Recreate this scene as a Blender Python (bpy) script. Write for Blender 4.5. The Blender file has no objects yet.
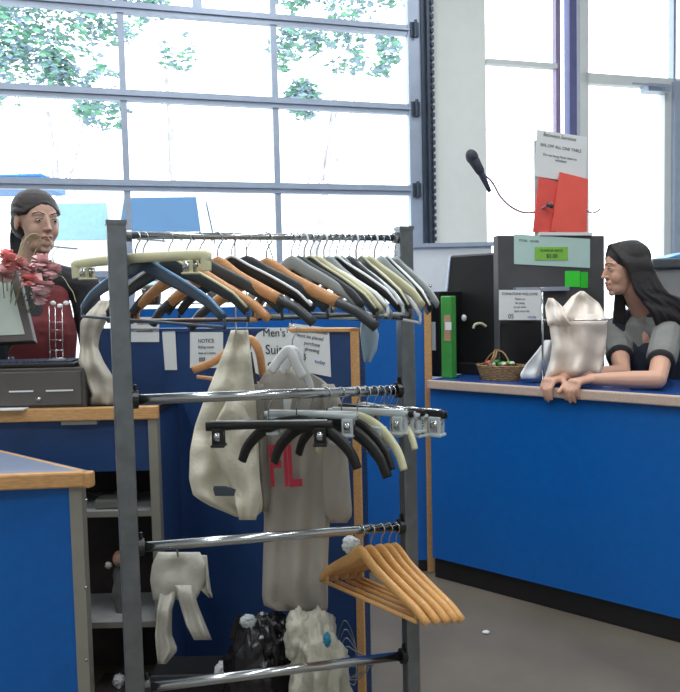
import bpy, bmesh, math, random
from mathutils import Vector, Matrix, Euler, noise
R = random.Random(7)
C = bpy.context.scene.collection
sc = bpy.context.scene
PI = math.pi

# ---------------------------------------------------------------- camera
F, PCX, PCY = 740.0, 340.0, 346.0
CAMZ = 1.38
PITCH = math.atan(46 / F); ROLL = math.radians(1.3)
cam_d = bpy.data.cameras.new('camera'); cam = bpy.data.objects.new('camera', cam_d); C.objects.link(cam)
cam_d.sensor_fit = 'HORIZONTAL'; cam_d.sensor_width = 36; cam_d.lens = 36 * F / 680
cam_d.clip_start = 0.05; cam_d.clip_end = 300
CM = Matrix.Translation((0, 0, CAMZ)) @ Matrix.Rotation(PI / 2 - PITCH, 4, 'X') @ Matrix.Rotation(-ROLL, 4, 'Z')
cam.matrix_world = CM
sc.camera = cam
CR = CM.to_3x3(); CRI = CR.inverted(); CO = Vector((0, 0, CAMZ))

# ---------------------------------------------------------------- world, exposure
w = bpy.data.worlds.new('sky'); sc.world = w; w.use_nodes = True
bg = w.node_tree.nodes['Background']; bg.inputs[0].default_value = (0.93, 0.97, 1.0, 1); bg.inputs[1].default_value = 4.2
sc.view_settings.view_transform = 'Standard'; sc.view_settings.look = 'None'
sc.view_settings.exposure = 0.0; sc.view_settings.gamma = 1.0; sc.view_settings.use_curve_mapping = False

def area(name, loc, sx, sy, power, col=(1, 1, 1), rot=(0, 0, 0)):
    l = bpy.data.lights.new(name, 'AREA'); l.shape = 'RECTANGLE'; l.size = sx; l.size_y = sy
    l.energy = power; l.color = col
    o = bpy.data.objects.new(name, l); o.location = loc; o.rotation_euler = rot; C.objects.link(o); return o
FIX = [(-2.2, -1.2), (0, -1.2), (2.2, -1.2), (-2.2, 1.2), (0, 1.2), (2.2, 1.2), (-2.2, 3.4), (0, 3.4), (2.2, 3.6)]
for i, (x, y) in enumerate(FIX):
    area('ceiling_lamp_light', (x, y, 4.52), 0.26, 1.3, 36, (0.97, 0.99, 1.0))

# ---------------------------------------------------------------- helpers
def ray(px, py): return CR @ Vector(((px - PCX) / F, -(py - PCY) / F, -1))
def P(px, py, Y):
    d = ray(px, py); return CO + d * (Y / d.y)
def PZ(px, py, z):
    d = ray(px, py); return CO + d * ((z - CAMZ) / d.z)
def proj(p):
    q = CRI @ (Vector(p) - CO); return (PCX + F * q.x / -q.z, PCY - F * q.y / -q.z)
def Q(px, z, Y):
    x = (px - PCX) / F * Y
    for _ in range(6):
        x += (px - proj((x, Y, z))[0]) / F * Y
    return Vector((x, Y, z))
def onplane(px, py, p0, u, off=0.0):
    n = Vector((u[1], -u[0], 0)); p = Vector(p0) + n * off; d = ray(px, py)
    return CO + d * (n.dot(p - CO) / n.dot(d))
def lin(c): return tuple(((v / 255) / 12.92 if v / 255 <= 0.04045 else ((v / 255 + 0.055) / 1.055) ** 2.4) for v in c)
MATS = {}
def mat(name, rgb, rough=0.5, metal=0.0, var=0.08, scale=12, bump=0.0, bscale=80, emit=None, estr=1, spec=0.5, coat=0, stretch=None, trans=0, alpha=1, sss=0):
    if name in MATS: return MATS[name]
    m = bpy.data.materials.new(name); m.use_nodes = True; nt = m.node_tree; b = nt.nodes['Principled BSDF']
    c = lin(rgb)
    tc = nt.nodes.new('ShaderNodeTexCoord'); mp = nt.nodes.new('ShaderNodeMapping'); nt.links.new(tc.outputs['Object'], mp.inputs[0])
    if stretch: mp.inputs['Scale'].default_value = stretch
    n = nt.nodes.new('ShaderNodeTexNoise'); n.inputs['Scale'].default_value = scale; n.inputs['Detail'].default_value = 5
    nt.links.new(mp.outputs[0], n.inputs['Vector'])
    r = nt.nodes.new('ShaderNodeValToRGB')
    r.color_ramp.elements[0].position = 0.3; r.color_ramp.elements[1].position = 0.7
    r.color_ramp.elements[0].color = (*[v * (1 - var) for v in c], 1); r.color_ramp.elements[1].color = (*[min(1, v * (1 + var)) for v in c], 1)
    nt.links.new(n.outputs['Fac'], r.inputs[0]); nt.links.new(r.outputs[0], b.inputs['Base Color'])
    b.inputs['Roughness'].default_value = rough; b.inputs['Metallic'].default_value = metal
    b.inputs['Specular IOR Level'].default_value = spec; b.inputs['Coat Weight'].default_value = coat
    b.inputs['Transmission Weight'].default_value = trans; b.inputs['Alpha'].default_value = alpha
    if sss: b.inputs['Subsurface Weight'].default_value = sss; b.inputs['Subsurface Radius'].default_value = (0.02, 0.008, 0.004)
    if bump:
        n2 = nt.nodes.new('ShaderNodeTexNoise'); n2.inputs['Scale'].default_value = bscale; n2.inputs['Detail'].default_value = 4
        nt.links.new(mp.outputs[0], n2.inputs['Vector'])
        bu = nt.nodes.new('ShaderNodeBump'); bu.inputs['Strength'].default_value = bump; bu.inputs['Distance'].default_value = 0.01
        nt.links.new(n2.outputs['Fac'], bu.inputs['Height']); nt.links.new(bu.outputs[0], b.inputs['Normal'])
    if emit: b.inputs['Emission Color'].default_value = (*lin(emit), 1); b.inputs['Emission Strength'].default_value = estr
    MATS[name] = m; return m
def glassmat(name, tint=(0.97, 0.99, 1.0), gl=0.06):
    m = bpy.data.materials.new(name); m.use_nodes = True; nt = m.node_tree; nt.nodes.clear()
    o = nt.nodes.new('ShaderNodeOutputMaterial'); t = nt.nodes.new('ShaderNodeBsdfTransparent'); g = nt.nodes.new('ShaderNodeBsdfGlossy')
    t.inputs[0].default_value = (*tint, 1); g.inputs['Roughness'].default_value = 0.03
    x = nt.nodes.new('ShaderNodeMixShader'); x.inputs[0].default_value = gl
    nt.links.new(t.outputs[0], x.inputs[1]); nt.links.new(g.outputs[0], x.inputs[2]); nt.links.new(x.outputs[0], o.inputs[0]); return m

def wloc(o):
    v = Vector((0, 0, 0))
    while o is not None: v = v + o.location; o = o.parent
    return v
def tag(o, label=None, cat=None, group=None, kind=None):
    if label: o['label'] = label
    if cat: o['category'] = cat
    if group: o['group'] = group
    if kind: o['kind'] = kind
    return o
def empty(name, loc, label=None, cat=None, group=None, kind=None):
    o = bpy.data.objects.new(name, None); o.location = loc; o.empty_display_size = 0.1; C.objects.link(o)
    return tag(o, label, cat, group, kind)
def obj(name, bm, m, parent=None, smooth=False, keep=False, bevel=0):
    """bm in world coordinates (or in the parent's frame when the parent sits at the origin)"""
    if parent is not None: off = wloc(parent)
    elif keep: off = Vector((0, 0, 0))
    else:
        vs = [v.co for v in bm.verts]
        lo = [min(v[i] for v in vs) for i in range(3)]; hi = [max(v[i] for v in vs) for i in range(3)]
        off = Vector(((lo[0] + hi[0]) / 2, (lo[1] + hi[1]) / 2, lo[2]))
    bmesh.ops.recalc_face_normals(bm, faces=bm.faces)
    bmesh.ops.translate(bm, verts=bm.verts, vec=-off)
    me = bpy.data.meshes.new(name); bm.to_mesh(me); bm.free()
    for mm in (m if isinstance(m, (list, tuple)) else [m]): me.materials.append(mm)
    if smooth:
        for p in me.polygons: p.use_smooth = True
    o = bpy.data.objects.new(name, me); C.objects.link(o)
    if parent is not None: o.parent = parent
    else: o.location = off
    if bevel:
        bv = o.modifiers.new('bevel', 'BEVEL'); bv.width = bevel; bv.segments = 2; bv.limit_method = 'ANGLE'
    return o
def NB(): return bmesh.new()
def hexa(bm, pts, mi=0):
    v = [bm.verts.new(p) for p in pts]
    for f in ((0, 3, 2, 1), (4, 5, 6, 7), (0, 1, 5, 4), (1, 2, 6, 5), (2, 3, 7, 6), (3, 0, 4, 7)):
        fc = bm.faces.new([v[i] for i in f]); fc.material_index = mi
    return v
def box(bm, x0, x1, y0, y1, z0, z1, mi=0):
    return hexa(bm, [(x0, y0, z0), (x1, y0, z0), (x1, y1, z0), (x0, y1, z0), (x0, y0, z1), (x1, y0, z1), (x1, y1, z1), (x0, y1, z1)], mi)
def prism(bm, poly, z0, z1, mi=0):
    a = [bm.verts.new((p[0], p[1], z0)) for p in poly]; b = [bm.verts.new((p[0], p[1], z1)) for p in poly]
    n = len(poly)
    for f in (bm.faces.new(a), bm.faces.new(b[::-1])): f.material_index = mi
    for i in range(n):
        f = bm.faces.new((a[i], a[(i + 1) % n], b[(i + 1) % n], b[i])); f.material_index = mi
def slab(bm, p0, p1, z0, z1, t, off=0.0, mi=0):
    """vertical slab from p0 to p1 in plan, its front face 'off' towards the camera side, t thick going away"""
    p0 = Vector((p0[0], p0[1], 0)); p1 = Vector((p1[0], p1[1], 0)); u = (p1 - p0).normalized(); n = Vector((u.y, -u.x, 0))
    a, b = p0 + n * off, p1 + n * off; c, d = b - n * t, a - n * t
    prism(bm, [a, b, c, d], z0, z1, mi)
def frame_of(d):
    d = d.normalized(); a = Vector((0, 0, 1)) if abs(d.z) < 0.9 else Vector((0, 1, 0))
    x = d.cross(a).normalized(); return x, x.cross(d).normalized()
def sweep(bm, pts, rad, seg=8, side=None, cap=True, mi=0):
    """rad: number, (a,b), or list of those; side: fixed side axis for the first radius"""
    pts = [Vector(p) for p in pts]; n = len(pts); rings = []; px = None
    for i, p in enumerate(pts):
        d = (pts[min(i + 1, n - 1)] - pts[max(i - 1, 0)])
        if d.length < 1e-9: d = Vector((0, 0, 1))
        d.normalize()
        if side is not None: x = Vector(side); x = (x - d * x.dot(d)).normalized()
        elif px is None: x = frame_of(d)[0]
        else: x = (px - d * px.dot(d)).normalized()
        px = x; y = d.cross(x)
        r = rad[i] if isinstance(rad, list) else rad
        a, b = r if isinstance(r, tuple) else (r, r)
        rings.append([bm.verts.new(p + x * a * math.cos(2 * PI * k / seg) + y * b * math.sin(2 * PI * k / seg)) for k in range(seg)])
    for i in range(n - 1):
        for k in range(seg):
            f = bm.faces.new((rings[i][k], rings[i][(k + 1) % seg], rings[i + 1][(k + 1) % seg], rings[i + 1][k])); f.material_index = mi
    if cap:
        for r in (rings[0][::-1], rings[-1]):
            f = bm.faces.new(r); f.material_index = mi
def spline(pts, n=8):
    pts = [Vector(p) for p in pts]; out = []
    for i in range(len(pts) - 1):
        p0, p1, p2, p3 = pts[max(i - 1, 0)], pts[i], pts[i + 1], pts[min(i + 2, len(pts) - 1)]
        for k in range(n):
            t = k / n
            out.append(0.5 * ((2 * p1) + (p2 - p0) * t + (2 * p0 - 5 * p1 + 4 * p2 - p3) * t * t + (3 * p1 - p0 - 3 * p2 + p3) * t ** 3))
    out.append(pts[-1]); return out
def capsule(bm, p0, p1, r0, r1, seg=12):
    p0 = Vector(p0); p1 = Vector(p1); d = p1 - p0; L = d.length
    if L < 1e-6: return ellip(bm, p0, (r0, r0, r0))
    d.normalize(); pts, rs = [], []
    for a in (80, 60, 35, 0): pts.append(p0 - d * r0 * math.sin(math.radians(a))); rs.append(r0 * math.cos(math.radians(a)))
    for a in (0, 35, 60, 80): pts.append(p1 + d * r1 * math.sin(math.radians(a))); rs.append(r1 * math.cos(math.radians(a)))
    x, y = frame_of(d); rings = [[bm.verts.new(p + x * r * math.cos(2 * PI * k / seg) + y * r * math.sin(2 * PI * k / seg)) for k in range(seg)] for p, r in zip(pts, rs)]
    for i in range(len(rings) - 1):
        for k in range(seg): bm.faces.new((rings[i][k], rings[i][(k + 1) % seg], rings[i + 1][(k + 1) % seg], rings[i + 1][k]))
    bm.faces.new(rings[0][::-1]); bm.faces.new(rings[-1])
def chain(bm, pts, rs):
    for i in range(len(pts) - 1): capsule(bm, pts[i], pts[i + 1], rs[i], rs[i + 1])
def ellip(bm, c, r, M=None, seg=20):
    mx = Matrix.Translation(Vector(c)) @ (M.to_4x4() if M else Matrix.Identity(4)) @ Matrix.Diagonal((r[0], r[1], r[2], 1))
    bmesh.ops.create_uvsphere(bm, u_segments=seg, v_segments=max(8, seg // 2 + 2), radius=1, matrix=mx)
def remeshed(name, bm, m, parent, vox=0.006, smooth=3):
    o = obj(name, bm, m, parent, keep=True)
    r = o.modifiers.new('r', 'REMESH'); r.mode = 'VOXEL'; r.voxel_size = vox
    s = o.modifiers.new('s', 'SMOOTH'); s.iterations = smooth; s.factor = 0.5
    bpy.context.view_layer.update()
    me = bpy.data.meshes.new_from_object(o.evaluated_get(bpy.context.evaluated_depsgraph_get()))
    o.modifiers.clear(); old = o.data; o.data = me; bpy.data.meshes.remove(old)
    for p in me.polygons: p.use_smooth = True
    if not me.materials: me.materials.append(m)
    return o
def text(body, size, m, parent, origin, u, up=Vector((0, 0, 1)), name='lettering', align='CENTER', extrude=0.0004, bold=0.0, sx=1.0):
    cu = bpy.data.curves.new(name, 'FONT'); cu.body = body; cu.size = size; cu.align_x = align; cu.align_y = 'CENTER'
    cu.extrude = extrude; cu.offset = bold; cu.resolution_u = 3
    tmp = bpy.data.objects.new(name, cu); C.objects.link(tmp); bpy.context.view_layer.update()
    me = bpy.data.meshes.new_from_object(tmp.evaluated_get(bpy.context.evaluated_depsgraph_get())); bpy.data.objects.remove(tmp); bpy.data.curves.remove(cu)
    me.materials.clear(); me.materials.append(m); o = bpy.data.objects.new(name, me); C.objects.link(o)
    u = Vector(u).normalized(); n = u.cross(up).normalized()
    M = Matrix((u, up, n)).transposed().to_4x4(); M = M @ Matrix.Diagonal((sx, 1, 1, 1)); M.translation = Vector(origin) - (wloc(parent) if parent else Vector())
    if parent: o.parent = parent
    o.matrix_local = M; return o
def copy_tree(o, parent=None):
    c = o.copy(); C.objects.link(c)
    if parent is not None: c.parent = parent
    for ch in list(o.children): copy_tree(ch, c)
    return c
def drape(bm, rows, Y, thick=0.03, folds=3, amp=0.008, nu=26, nv=34, seed=0, slant=0.0, crumple=0.0):
    """closed cloth volume whose outline rows (py, pxl, pxr) stand at distance Y"""
    rows = sorted(rows)
    def at(y):
        for a, b in zip(rows, rows[1:]):
            if a[0] <= y <= b[0]:
                t = (y - a[0]) / max(1e-6, b[0] - a[0]); return a[1] + (b[1] - a[1]) * t, a[2] + (b[2] - a[2]) * t
        return rows[-1][1], rows[-1][2]
    F_, B_ = [], []
    for j in range(nv + 1):
        y = rows[0][0] + (rows[-1][0] - rows[0][0]) * j / nv; l, r = at(y); f1, b1 = [], []
        for i in range(nu + 1):
            s = i / nu; x = l + (r - l) * s; e = math.sqrt(max(0, 1 - (2 * s - 1) ** 2)); v = j / nv
            Yc = Y + slant * (s - 0.5)
            fo = amp * math.sin(folds * 2 * PI * s + 1.5 * v + seed) * (0.4 + v) + crumple * noise.noise(Vector((x * 0.045, y * 0.045, seed)))
            th = thick * (0.25 + 0.75 * e)
            vt = 0.3 + 0.7 * min(1, min(v, 1 - v) * 8)
            pf = P(x, y, Yc - th * 0.5 * vt + fo); pb = P(x, y, Yc + th * 0.5 * vt + fo * 0.6)
            f1.append(bm.verts.new(pf)); b1.append(bm.verts.new(pb))
        F_.append(f1); B_.append(b1)
    for j in range(nv):
        for i in range(nu):
            bm.faces.new((F_[j][i], F_[j][i + 1], F_[j + 1][i + 1], F_[j + 1][i])); bm.faces.new((B_[j][i + 1], B_[j][i], B_[j + 1][i], B_[j + 1][i + 1]))
        bm.faces.new((F_[j][0], F_[j + 1][0], B_[j + 1][0], B_[j][0])); bm.faces.new((F_[j][nu], B_[j][nu], B_[j + 1][nu], F_[j + 1][nu]))
    for i in range(nu):
        bm.faces.new((F_[0][i], B_[0][i], B_[0][i + 1], F_[0][i + 1])); bm.faces.new((F_[nv][i], F_[nv][i + 1], B_[nv][i + 1], B_[nv][i]))
def bagmesh(bm, c, r, seed=0, amp=0.25, freq=7, sub=4, squash=1.0):
    """crumpled bag: an icosphere pushed into creases"""
    g = bmesh.new(); bmesh.ops.create_icosphere(g, subdivisions=sub, radius=1)
    me = bpy.data.meshes.new('t')
    for v in g.verts:
        d = v.co.copy(); n = abs(noise.noise(d * freq * 0.3 + Vector((seed, 0, 0)))) + 0.5 * abs(noise.noise(d * freq * 0.8 + Vector((0, seed, 0))))
        k = amp * (0.5 - n * 2); m = min(r)
        v.co = Vector((c[0] + d.x * (r[0] + m * k), c[1] + d.y * (r[1] + m * k), c[2] + max(d.z, -0.9) * r[2] + d.z * m * k))
    g.to_mesh(me); g.free(); bm.from_mesh(me); bpy.data.meshes.remove(me)

# ---------------------------------------------------------------- materials
M_floor = mat('sealed_concrete_floor', (108, 101, 90), 0.45, var=0.22, scale=2.5, bump=0.05, bscale=40)
M_wall = mat('painted_block_wall', (222, 226, 224), 0.8, var=0.02, bump=0.04, bscale=60)
M_wall2 = mat('painted_side_wall', (196, 198, 196), 0.8, var=0.03)
M_ceil = mat('ceiling_paint', (205, 206, 204), 0.85, var=0.03)
M_alu = mat('window_aluminium', (158, 170, 190), 0.4, 0.3, var=0.05)
M_aludark = mat('dark_track_steel', (66, 76, 92), 0.45, 0.5, var=0.1)
M_white = mat('white_frame_paint', (205, 210, 212), 0.5, var=0.02)
M_glass = glassmat('clear_window_glass')
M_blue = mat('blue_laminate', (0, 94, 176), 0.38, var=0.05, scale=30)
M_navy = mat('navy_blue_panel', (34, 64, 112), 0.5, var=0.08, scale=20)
M_bluetop_refl = mat('blue_top_window_reflection', (164, 180, 208), 0.22, var=0.04, coat=1.0)  # blue top paled, window reflections put into its colour
M_oak = mat('oak_edge', (196, 150, 98), 0.5, var=0.2, scale=30, stretch=(1, 8, 8))
M_oakpale = mat('pale_oak_edge', (196, 174, 160), 0.45, var=0.15, scale=30, stretch=(1, 8, 8))
M_black = mat('black_kick_plate', (22, 22, 26), 0.5)
M_trimgrey = mat('grey_edge_trim', (150, 148, 138), 0.45, 0.3, var=0.06)
M_chrome = mat('chrome', (190, 194, 198), 0.16, 1.0, var=0.06, scale=18)
M_steel = mat('dark_brushed_steel', (126, 131, 136), 0.36, 0.8, var=0.15, scale=25)
M_wood = mat('hanger_wood', (203, 148, 100), 0.42, var=0.14, scale=22, stretch=(2, 12, 12), coat=0.2)
M_woodl = mat('hanger_light_wood', (214, 162, 98), 0.38, var=0.12, scale=22, stretch=(2, 12, 12), coat=0.3)
M_cream = mat('cream_plastic', (206, 204, 170), 0.35, var=0.04)
M_dark = mat('charcoal_plastic', (58, 62, 66), 0.35, var=0.08)
M_blk = mat('black_plastic', (26, 26, 28), 0.35)
M_bluerefl = mat('blue_window_reflection', (110, 160, 205), 0.3)  # window light reflected on the slate hanger's rim, painted as pale blue
M_clear = mat('clear_plastic', (205, 215, 218), 0.12, var=0.03, spec=0.8, alpha=0.75)
M_wht = mat('white_plastic', (228, 232, 234), 0.25, var=0.02)
M_paper = mat('white_paper', (222, 226, 228), 0.8, var=0.02)
M_ink = mat('grey_ink', (84, 90, 98), 0.7)
M_inkd = mat('dark_ink', (40, 44, 52), 0.7)
M_inkb = mat('blue_ink', (70, 110, 170), 0.7)
M_skin = mat('skin', (205, 160, 138), 0.5, var=0.04, scale=10, sss=0.1)
M_skin2 = mat('skin_pale', (190, 154, 138), 0.5, var=0.04, scale=10, sss=0.1)
M_hair = mat('dark_hair', (30, 27, 30), 0.5, var=0.3, scale=60, stretch=(6, 6, 1), bump=0.5, bscale=120)
M_hair2 = mat('brown_hair', (44, 37, 36), 0.5, var=0.3, scale=60, stretch=(6, 6, 1), bump=0.5, bscale=120)

# ---------------------------------------------------------------- the hall
def Wy(x): return 5.36 + 0.28 * x
WU = Vector((1, 0.28, 0)).normalized(); WN = Vector((WU.y, -WU.x, 0)); W0 = Vector((0, 5.36, 0))
def wallx(px, py): return onplane(px, py, W0, WU)
def WP(x): return Vector((x, Wy(x), 0))
bm = NB(); prism(bm, [(-5, -3.2), (5, -3.2), WP(5) , WP(-5)], -0.06, 0); tag(obj('floor', bm, M_floor), kind='structure', label='grey sealed concrete floor')
bm = NB(); prism(bm, [(-5.1, -3.3), (5.1, -3.3), WP(5.1), WP(-5.1)], 4.6, 4.7); tag(obj('ceiling', bm, M_ceil), kind='structure', label='pale flat ceiling')
bm = NB(); box(bm, -5.1, -5, -3.2, Wy(-5) , 0, 4.6); tag(obj('wall_left', bm, M_wall2), kind='structure', label='plain side wall beyond the counters')
bm = NB(); box(bm, 5, 5.1, -3.2, Wy(5), 0, 4.6); tag(obj('wall_right', bm, M_wall2), kind='structure', label='plain side wall')
bm = NB(); box(bm, -5, 5, -3.3, -3.2, 0, 4.6); tag(obj('wall_rear', bm, M_wall2), kind='structure', label='plain wall behind the photographer')
gx1 = wallx(413, 150).x           # right edge of garage door glass
gx0 = -4.0
pl0 = wallx(430, 120).x; pl1 = wallx(485.5, 60).x
rx1 = 4.2
DT = 4.2                            # opening height
bm = NB()
slab(bm, WP(pl0), WP(pl1), 0, 4.6, 0.25)
for a, b in ((-5, gx0), (rx1, 5)): slab(bm, WP(a), WP(b), 0, 4.6, 0.2)
slab(bm, WP(gx0), WP(pl0), DT, 4.6, 0.2); slab(bm, WP(pl1), WP(rx1), DT, 4.6, 0.2)
tag(obj('wall_far', bm, M_wall), kind='structure', label='white painted block wall between the garage door and the windows')

# garage door: glazed sectional door
def zat(px, py): return wallx(px, py).z
g = empty('window_1', WP((gx0 + gx1) / 2), kind='structure', label='glazed roll-up garage door with aluminium rails')
bars = [0.0, 0.5, 1.06, 1.62]
b3 = (zat(100, 180.5) + zat(400, 195)) / 2; b2 = (zat(100, 90) + zat(400, 114)) / 2; b1 = (zat(200, 12) + zat(400, 33.5)) / 2
bars = [0.03, b3 - 1.2, b3 - 0.6, b3, b2, b1, b1 + 0.58]
mxs = [wallx(123.5, 100).x, wallx(275, 100).x]; step = mxs[1] - mxs[0]
mxs = [mxs[0] - step, mxs[0], mxs[1]]
while mxs[0] - step > gx0: mxs.insert(0, mxs[0] - step)
for z in bars:
    bm = NB(); slab(bm, WP(gx0), WP(gx1), z - 0.036, z + 0.036, 0.05, 0.03)
    slab(bm, WP(gx0), WP(gx1), z - 0.006, z + 0.006, 0.02, 0.045); obj('window_rail', bm, M_alu, g)
for x in mxs:
    bm = NB(); slab(bm, WP(x - 0.02), WP(x + 0.02), 0, DT, 0.04, 0.02); obj('window_mullion', bm, M_alu, g)
xm = wallx(197, 4).x; bm = NB(); slab(bm, WP(xm - 0.03), WP(xm + 0.03), b1 + 0.036, DT, 0.045, 0.022); obj('window_mullion', bm, M_alu, g)
bm = NB(); slab(bm, WP(gx0), WP(gx1), 0.02, DT, 0.006, -0.01); obj('window_glass', bm, M_glass, g)
# end stile with hinges, track
g = empty('trim_1', WP(gx1), kind='structure', label='steel door track beside the white wall')
xa, xb, xc = gx1, wallx(419.5, 120).x, wallx(430, 120).x
xa = wallx(407.5, 120).x
bm = NB(); slab(bm, WP(xa), WP(xb), 0, DT, 0.05, 0.04); obj('door_stile', bm, M_alu, g)
bm = NB(); slab(bm, WP(xb), WP(xc), 0, DT, 0.1, 0.06); slab(bm, WP(xb + 0.03), WP(xb + 0.045), 0, DT, 0.02, 0.09); obj('track', bm, M_aludark, g)
bm = NB()
z = 0.05
while z < DT: slab(bm, WP(xc - 0.012), WP(xc + 0.008), z, z + 0.028, 0.03, 0.075); z += 0.05
obj('track_teeth', bm, M_aludark, g)
for z in bars[1:-1]:
    bm = NB(); xh = (xa + xb) / 2; slab(bm, WP(xh - 0.03), WP(xh + 0.03), z - 0.05, z + 0.05, 0.02, 0.055)
    sweep(bm, [WP(xh) + WN * 0.07 + Vector((0, 0, z - 0.06)), WP(xh) + WN * 0.07 + Vector((0, 0, z + 0.06))], 0.012); obj('hinge', bm, M_aludark, g)
# shop windows
def wbar(bm, px0, px1, z0, z1, t=0.06, off=0.02, y=40):
    slab(bm, WP(wallx(px0, y).x), WP(wallx(px1, y).x), z0, z1, t, off)
zt = zat(520, 64); zd = zat(620, 80)
g = empty('window_2', WP(wallx(520, 60).x), kind='structure', label='tall shop window with slim mullions')
bm = NB(); wbar(bm, 485.5, 556, zt - 0.018, zt + 0.018); obj('window_rail', bm, M_white, g)
bm = NB(); wbar(bm, 556, 560.5, 0, DT, 0.05, 0.0); obj('window_mullion', bm, mat('mauve_frame', (140, 130, 160), 0.4, 0.3), g)
bm = NB(); wbar(bm, 567.5, 574.5, 0, DT, 0.08, 0.03); obj('window_mullion', bm, mat('slate_frame', (98, 104, 148), 0.4, 0.3), g)
bm = NB(); wbar(bm, 485.5, 568, 0.02, DT, 0.006, -0.02); obj('window_glass', bm, M_glass, g)
g = empty('door_1', WP(wallx(625, 100).x), kind='structure', label='white framed glass exit door')
bm = NB(); wbar(bm, 578, 586.5, 0, DT, 0.06, 0.03, 100); wbar(bm, 662, 669, 0, zd - 0.03, 0.06, 0.03, 150); obj('door_frame', bm, M_white, g)
bm = NB(); wbar(bm, 578, 680, zd - 0.05, zd + 0.03, 0.06, 0.03, 80); obj('door_head', bm, M_white, g)
bm = NB(); wbar(bm, 640, 662, zd - 0.1, zd - 0.04, 0.1, 0.1, 85); obj('door_closer', bm, M_alu, g)
bm = NB(); wbar(bm, 622, 655, zd - 0.07, zd - 0.055, 0.01, 0.13, 85); obj('closer_arm', bm, M_alu, g)
bm = NB(); wbar(bm, 586.5, 662, 0.02, zd - 0.05, 0.006, -0.01, 100); obj('door_glass', bm, M_glass, g)
bm = NB(); wbar(bm, 586.5, 800, zd + 0.03, DT, 0.006, -0.01, 40); obj('transom_glass', bm, M_glass, g)
g = empty('window_3', WP(wallx(690, 100).x), kind='structure', label='window beyond the exit door')
bm = NB(); wbar(bm, 669, 678, 0, zd, 0.12, 0.07, 100); wbar(bm, 671, 673.5, zd, DT, 0.06, 0.03); wbar(bm, 682, 690, 0, DT, 0.06, 0.03); obj('window_mullion', bm, M_alu, g)
bm = NB(); slab(bm, WP(wallx(678, 100).x), WP(rx1), 0.02, DT, 0.006, -0.02); obj('window_glass', bm, M_glass, g)

for x, y in FIX:
    t = empty('ceiling_light', (x, y, 4.54), 'white fluorescent strip fixture hung under the pale ceiling', 'ceiling light', 'fluorescent strips under the ceiling')
    bm = NB(); box(bm, x - 0.15, x + 0.15, y - 0.7, y + 0.7, 4.54, 4.6); obj('housing', bm, M_white, t)

# ---------------------------------------------------------------- outside
GO = 1.35                             # the lot outside lies higher than the shop floor
bm = NB(); rows_ = [((-60, Wy(-5) - 0.1 + 0), (60, Wy(5) + 0.1), -0.05), ((-60, 7.6), (60, 7.6), 0.3), ((-60, 10.2), (60, 10.2), GO), ((-60, 120), (60, 120), GO + 0.6)]
vs_ = [[bm.verts.new((a[0], a[1] if i else Wy(-5), z)) for a in ((-60, 0), (60, 0))] if False else [bm.verts.new((l[0], l[1], z)), bm.verts.new((r[0], r[1], z))] for i, (l, r, z) in enumerate(rows_)]
for a, b in zip(vs_, vs_[1:]): bm.faces.new((a[0], a[1], b[1], b[0]))
tag(obj('ground_outside', bm, mat('sunlit_concrete', (200, 200, 196), 0.9, var=0.05, scale=1)), kind='structure', label='pale parking lot outside the windows')
M_leaf = [mat('leaf_green', (112, 164, 136), 0.6, var=0.3), mat('leaf_teal', (128, 150, 166), 0.6, var=0.3)]
M_bark = mat('pale_bark', (176, 172, 176), 0.8, var=0.2, scale=6, bump=0.3)
def tree(base, crown, blobs, nleaf, label, seed, leaf=0.1):
    r = random.Random(seed); t = empty('tree', base, label, 'tree')
    bm = NB(); b = Vector(base); c = Vector(crown)
    sweep(bm, spline([b, b + (c - b) * 0.5 + Vector((0.1, 0, 0)), c], 5), [0.13 - 0.008 * i for i in range(11)], 10)
    for (bx, by, bz, br) in blobs: sweep(bm, spline([b + (c - b) * 0.6, (b + c) / 2 + Vector((bx, by, bz)) * 0.5 + Vector((0, 0, 0.3)), c + Vector((bx, by, bz))], 4), [0.035 - 0.003 * i for i in range(9)], 7)
    obj('trunk', bm, M_bark, t, True)
    bm = NB()
    for k in range(nleaf):
        bx, by, bz, br = r.choice(blobs)
        d = Vector((r.gauss(0, 1), r.gauss(0, 1), r.gauss(0, 1))).normalized() * br * 1.45 * (r.random() ** 0.45); 
        p = c + Vector((bx, by, bz)) * 1.45 + d
        if noise.noise(p * 1.7) < -0.05: continue
        a = Vector((r.gauss(0, 1), r.gauss(0, 1), r.gauss(0, 1))).normalized(); x, y = frame_of(a); s = leaf * (0.6 + 0.8 * r.random())
        q = [p - x * s, p + y * s * 0.45, p + x * s, p - y * s * 0.45]
        f = bm.faces.new([bm.verts.new(v) for v in q]); f.material_index = r.randint(0, 1)
    obj('foliage', bm, M_leaf, t)
TY = 19.0
c = P(45, 55, TY); tree((c.x + 0.2, TY, GO), c - Vector((0, 0, 1.4)), [(-0.9, 0, 0.9, 0.85), (0.9, 0.3, 1.6, 0.75), (-0.2, 0.2, 1.9, 0.8), (1.0, 0, 0.2, 0.55), (-1.1, 0.2, 2.1, 0.7), (0.2, 0, 0.7, 0.4), (-1.5, 0, 1.5, 0.8), (-0.3, 0, 1.2, 0.6), (1.2, 0.2, 2.4, 0.5), (0.3, 0, 2.6, 0.6), (-1.3, 0, 0.2, 0.5)], 12000, 'leafy tree outside behind the top left garage door panes', 3)
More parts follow.
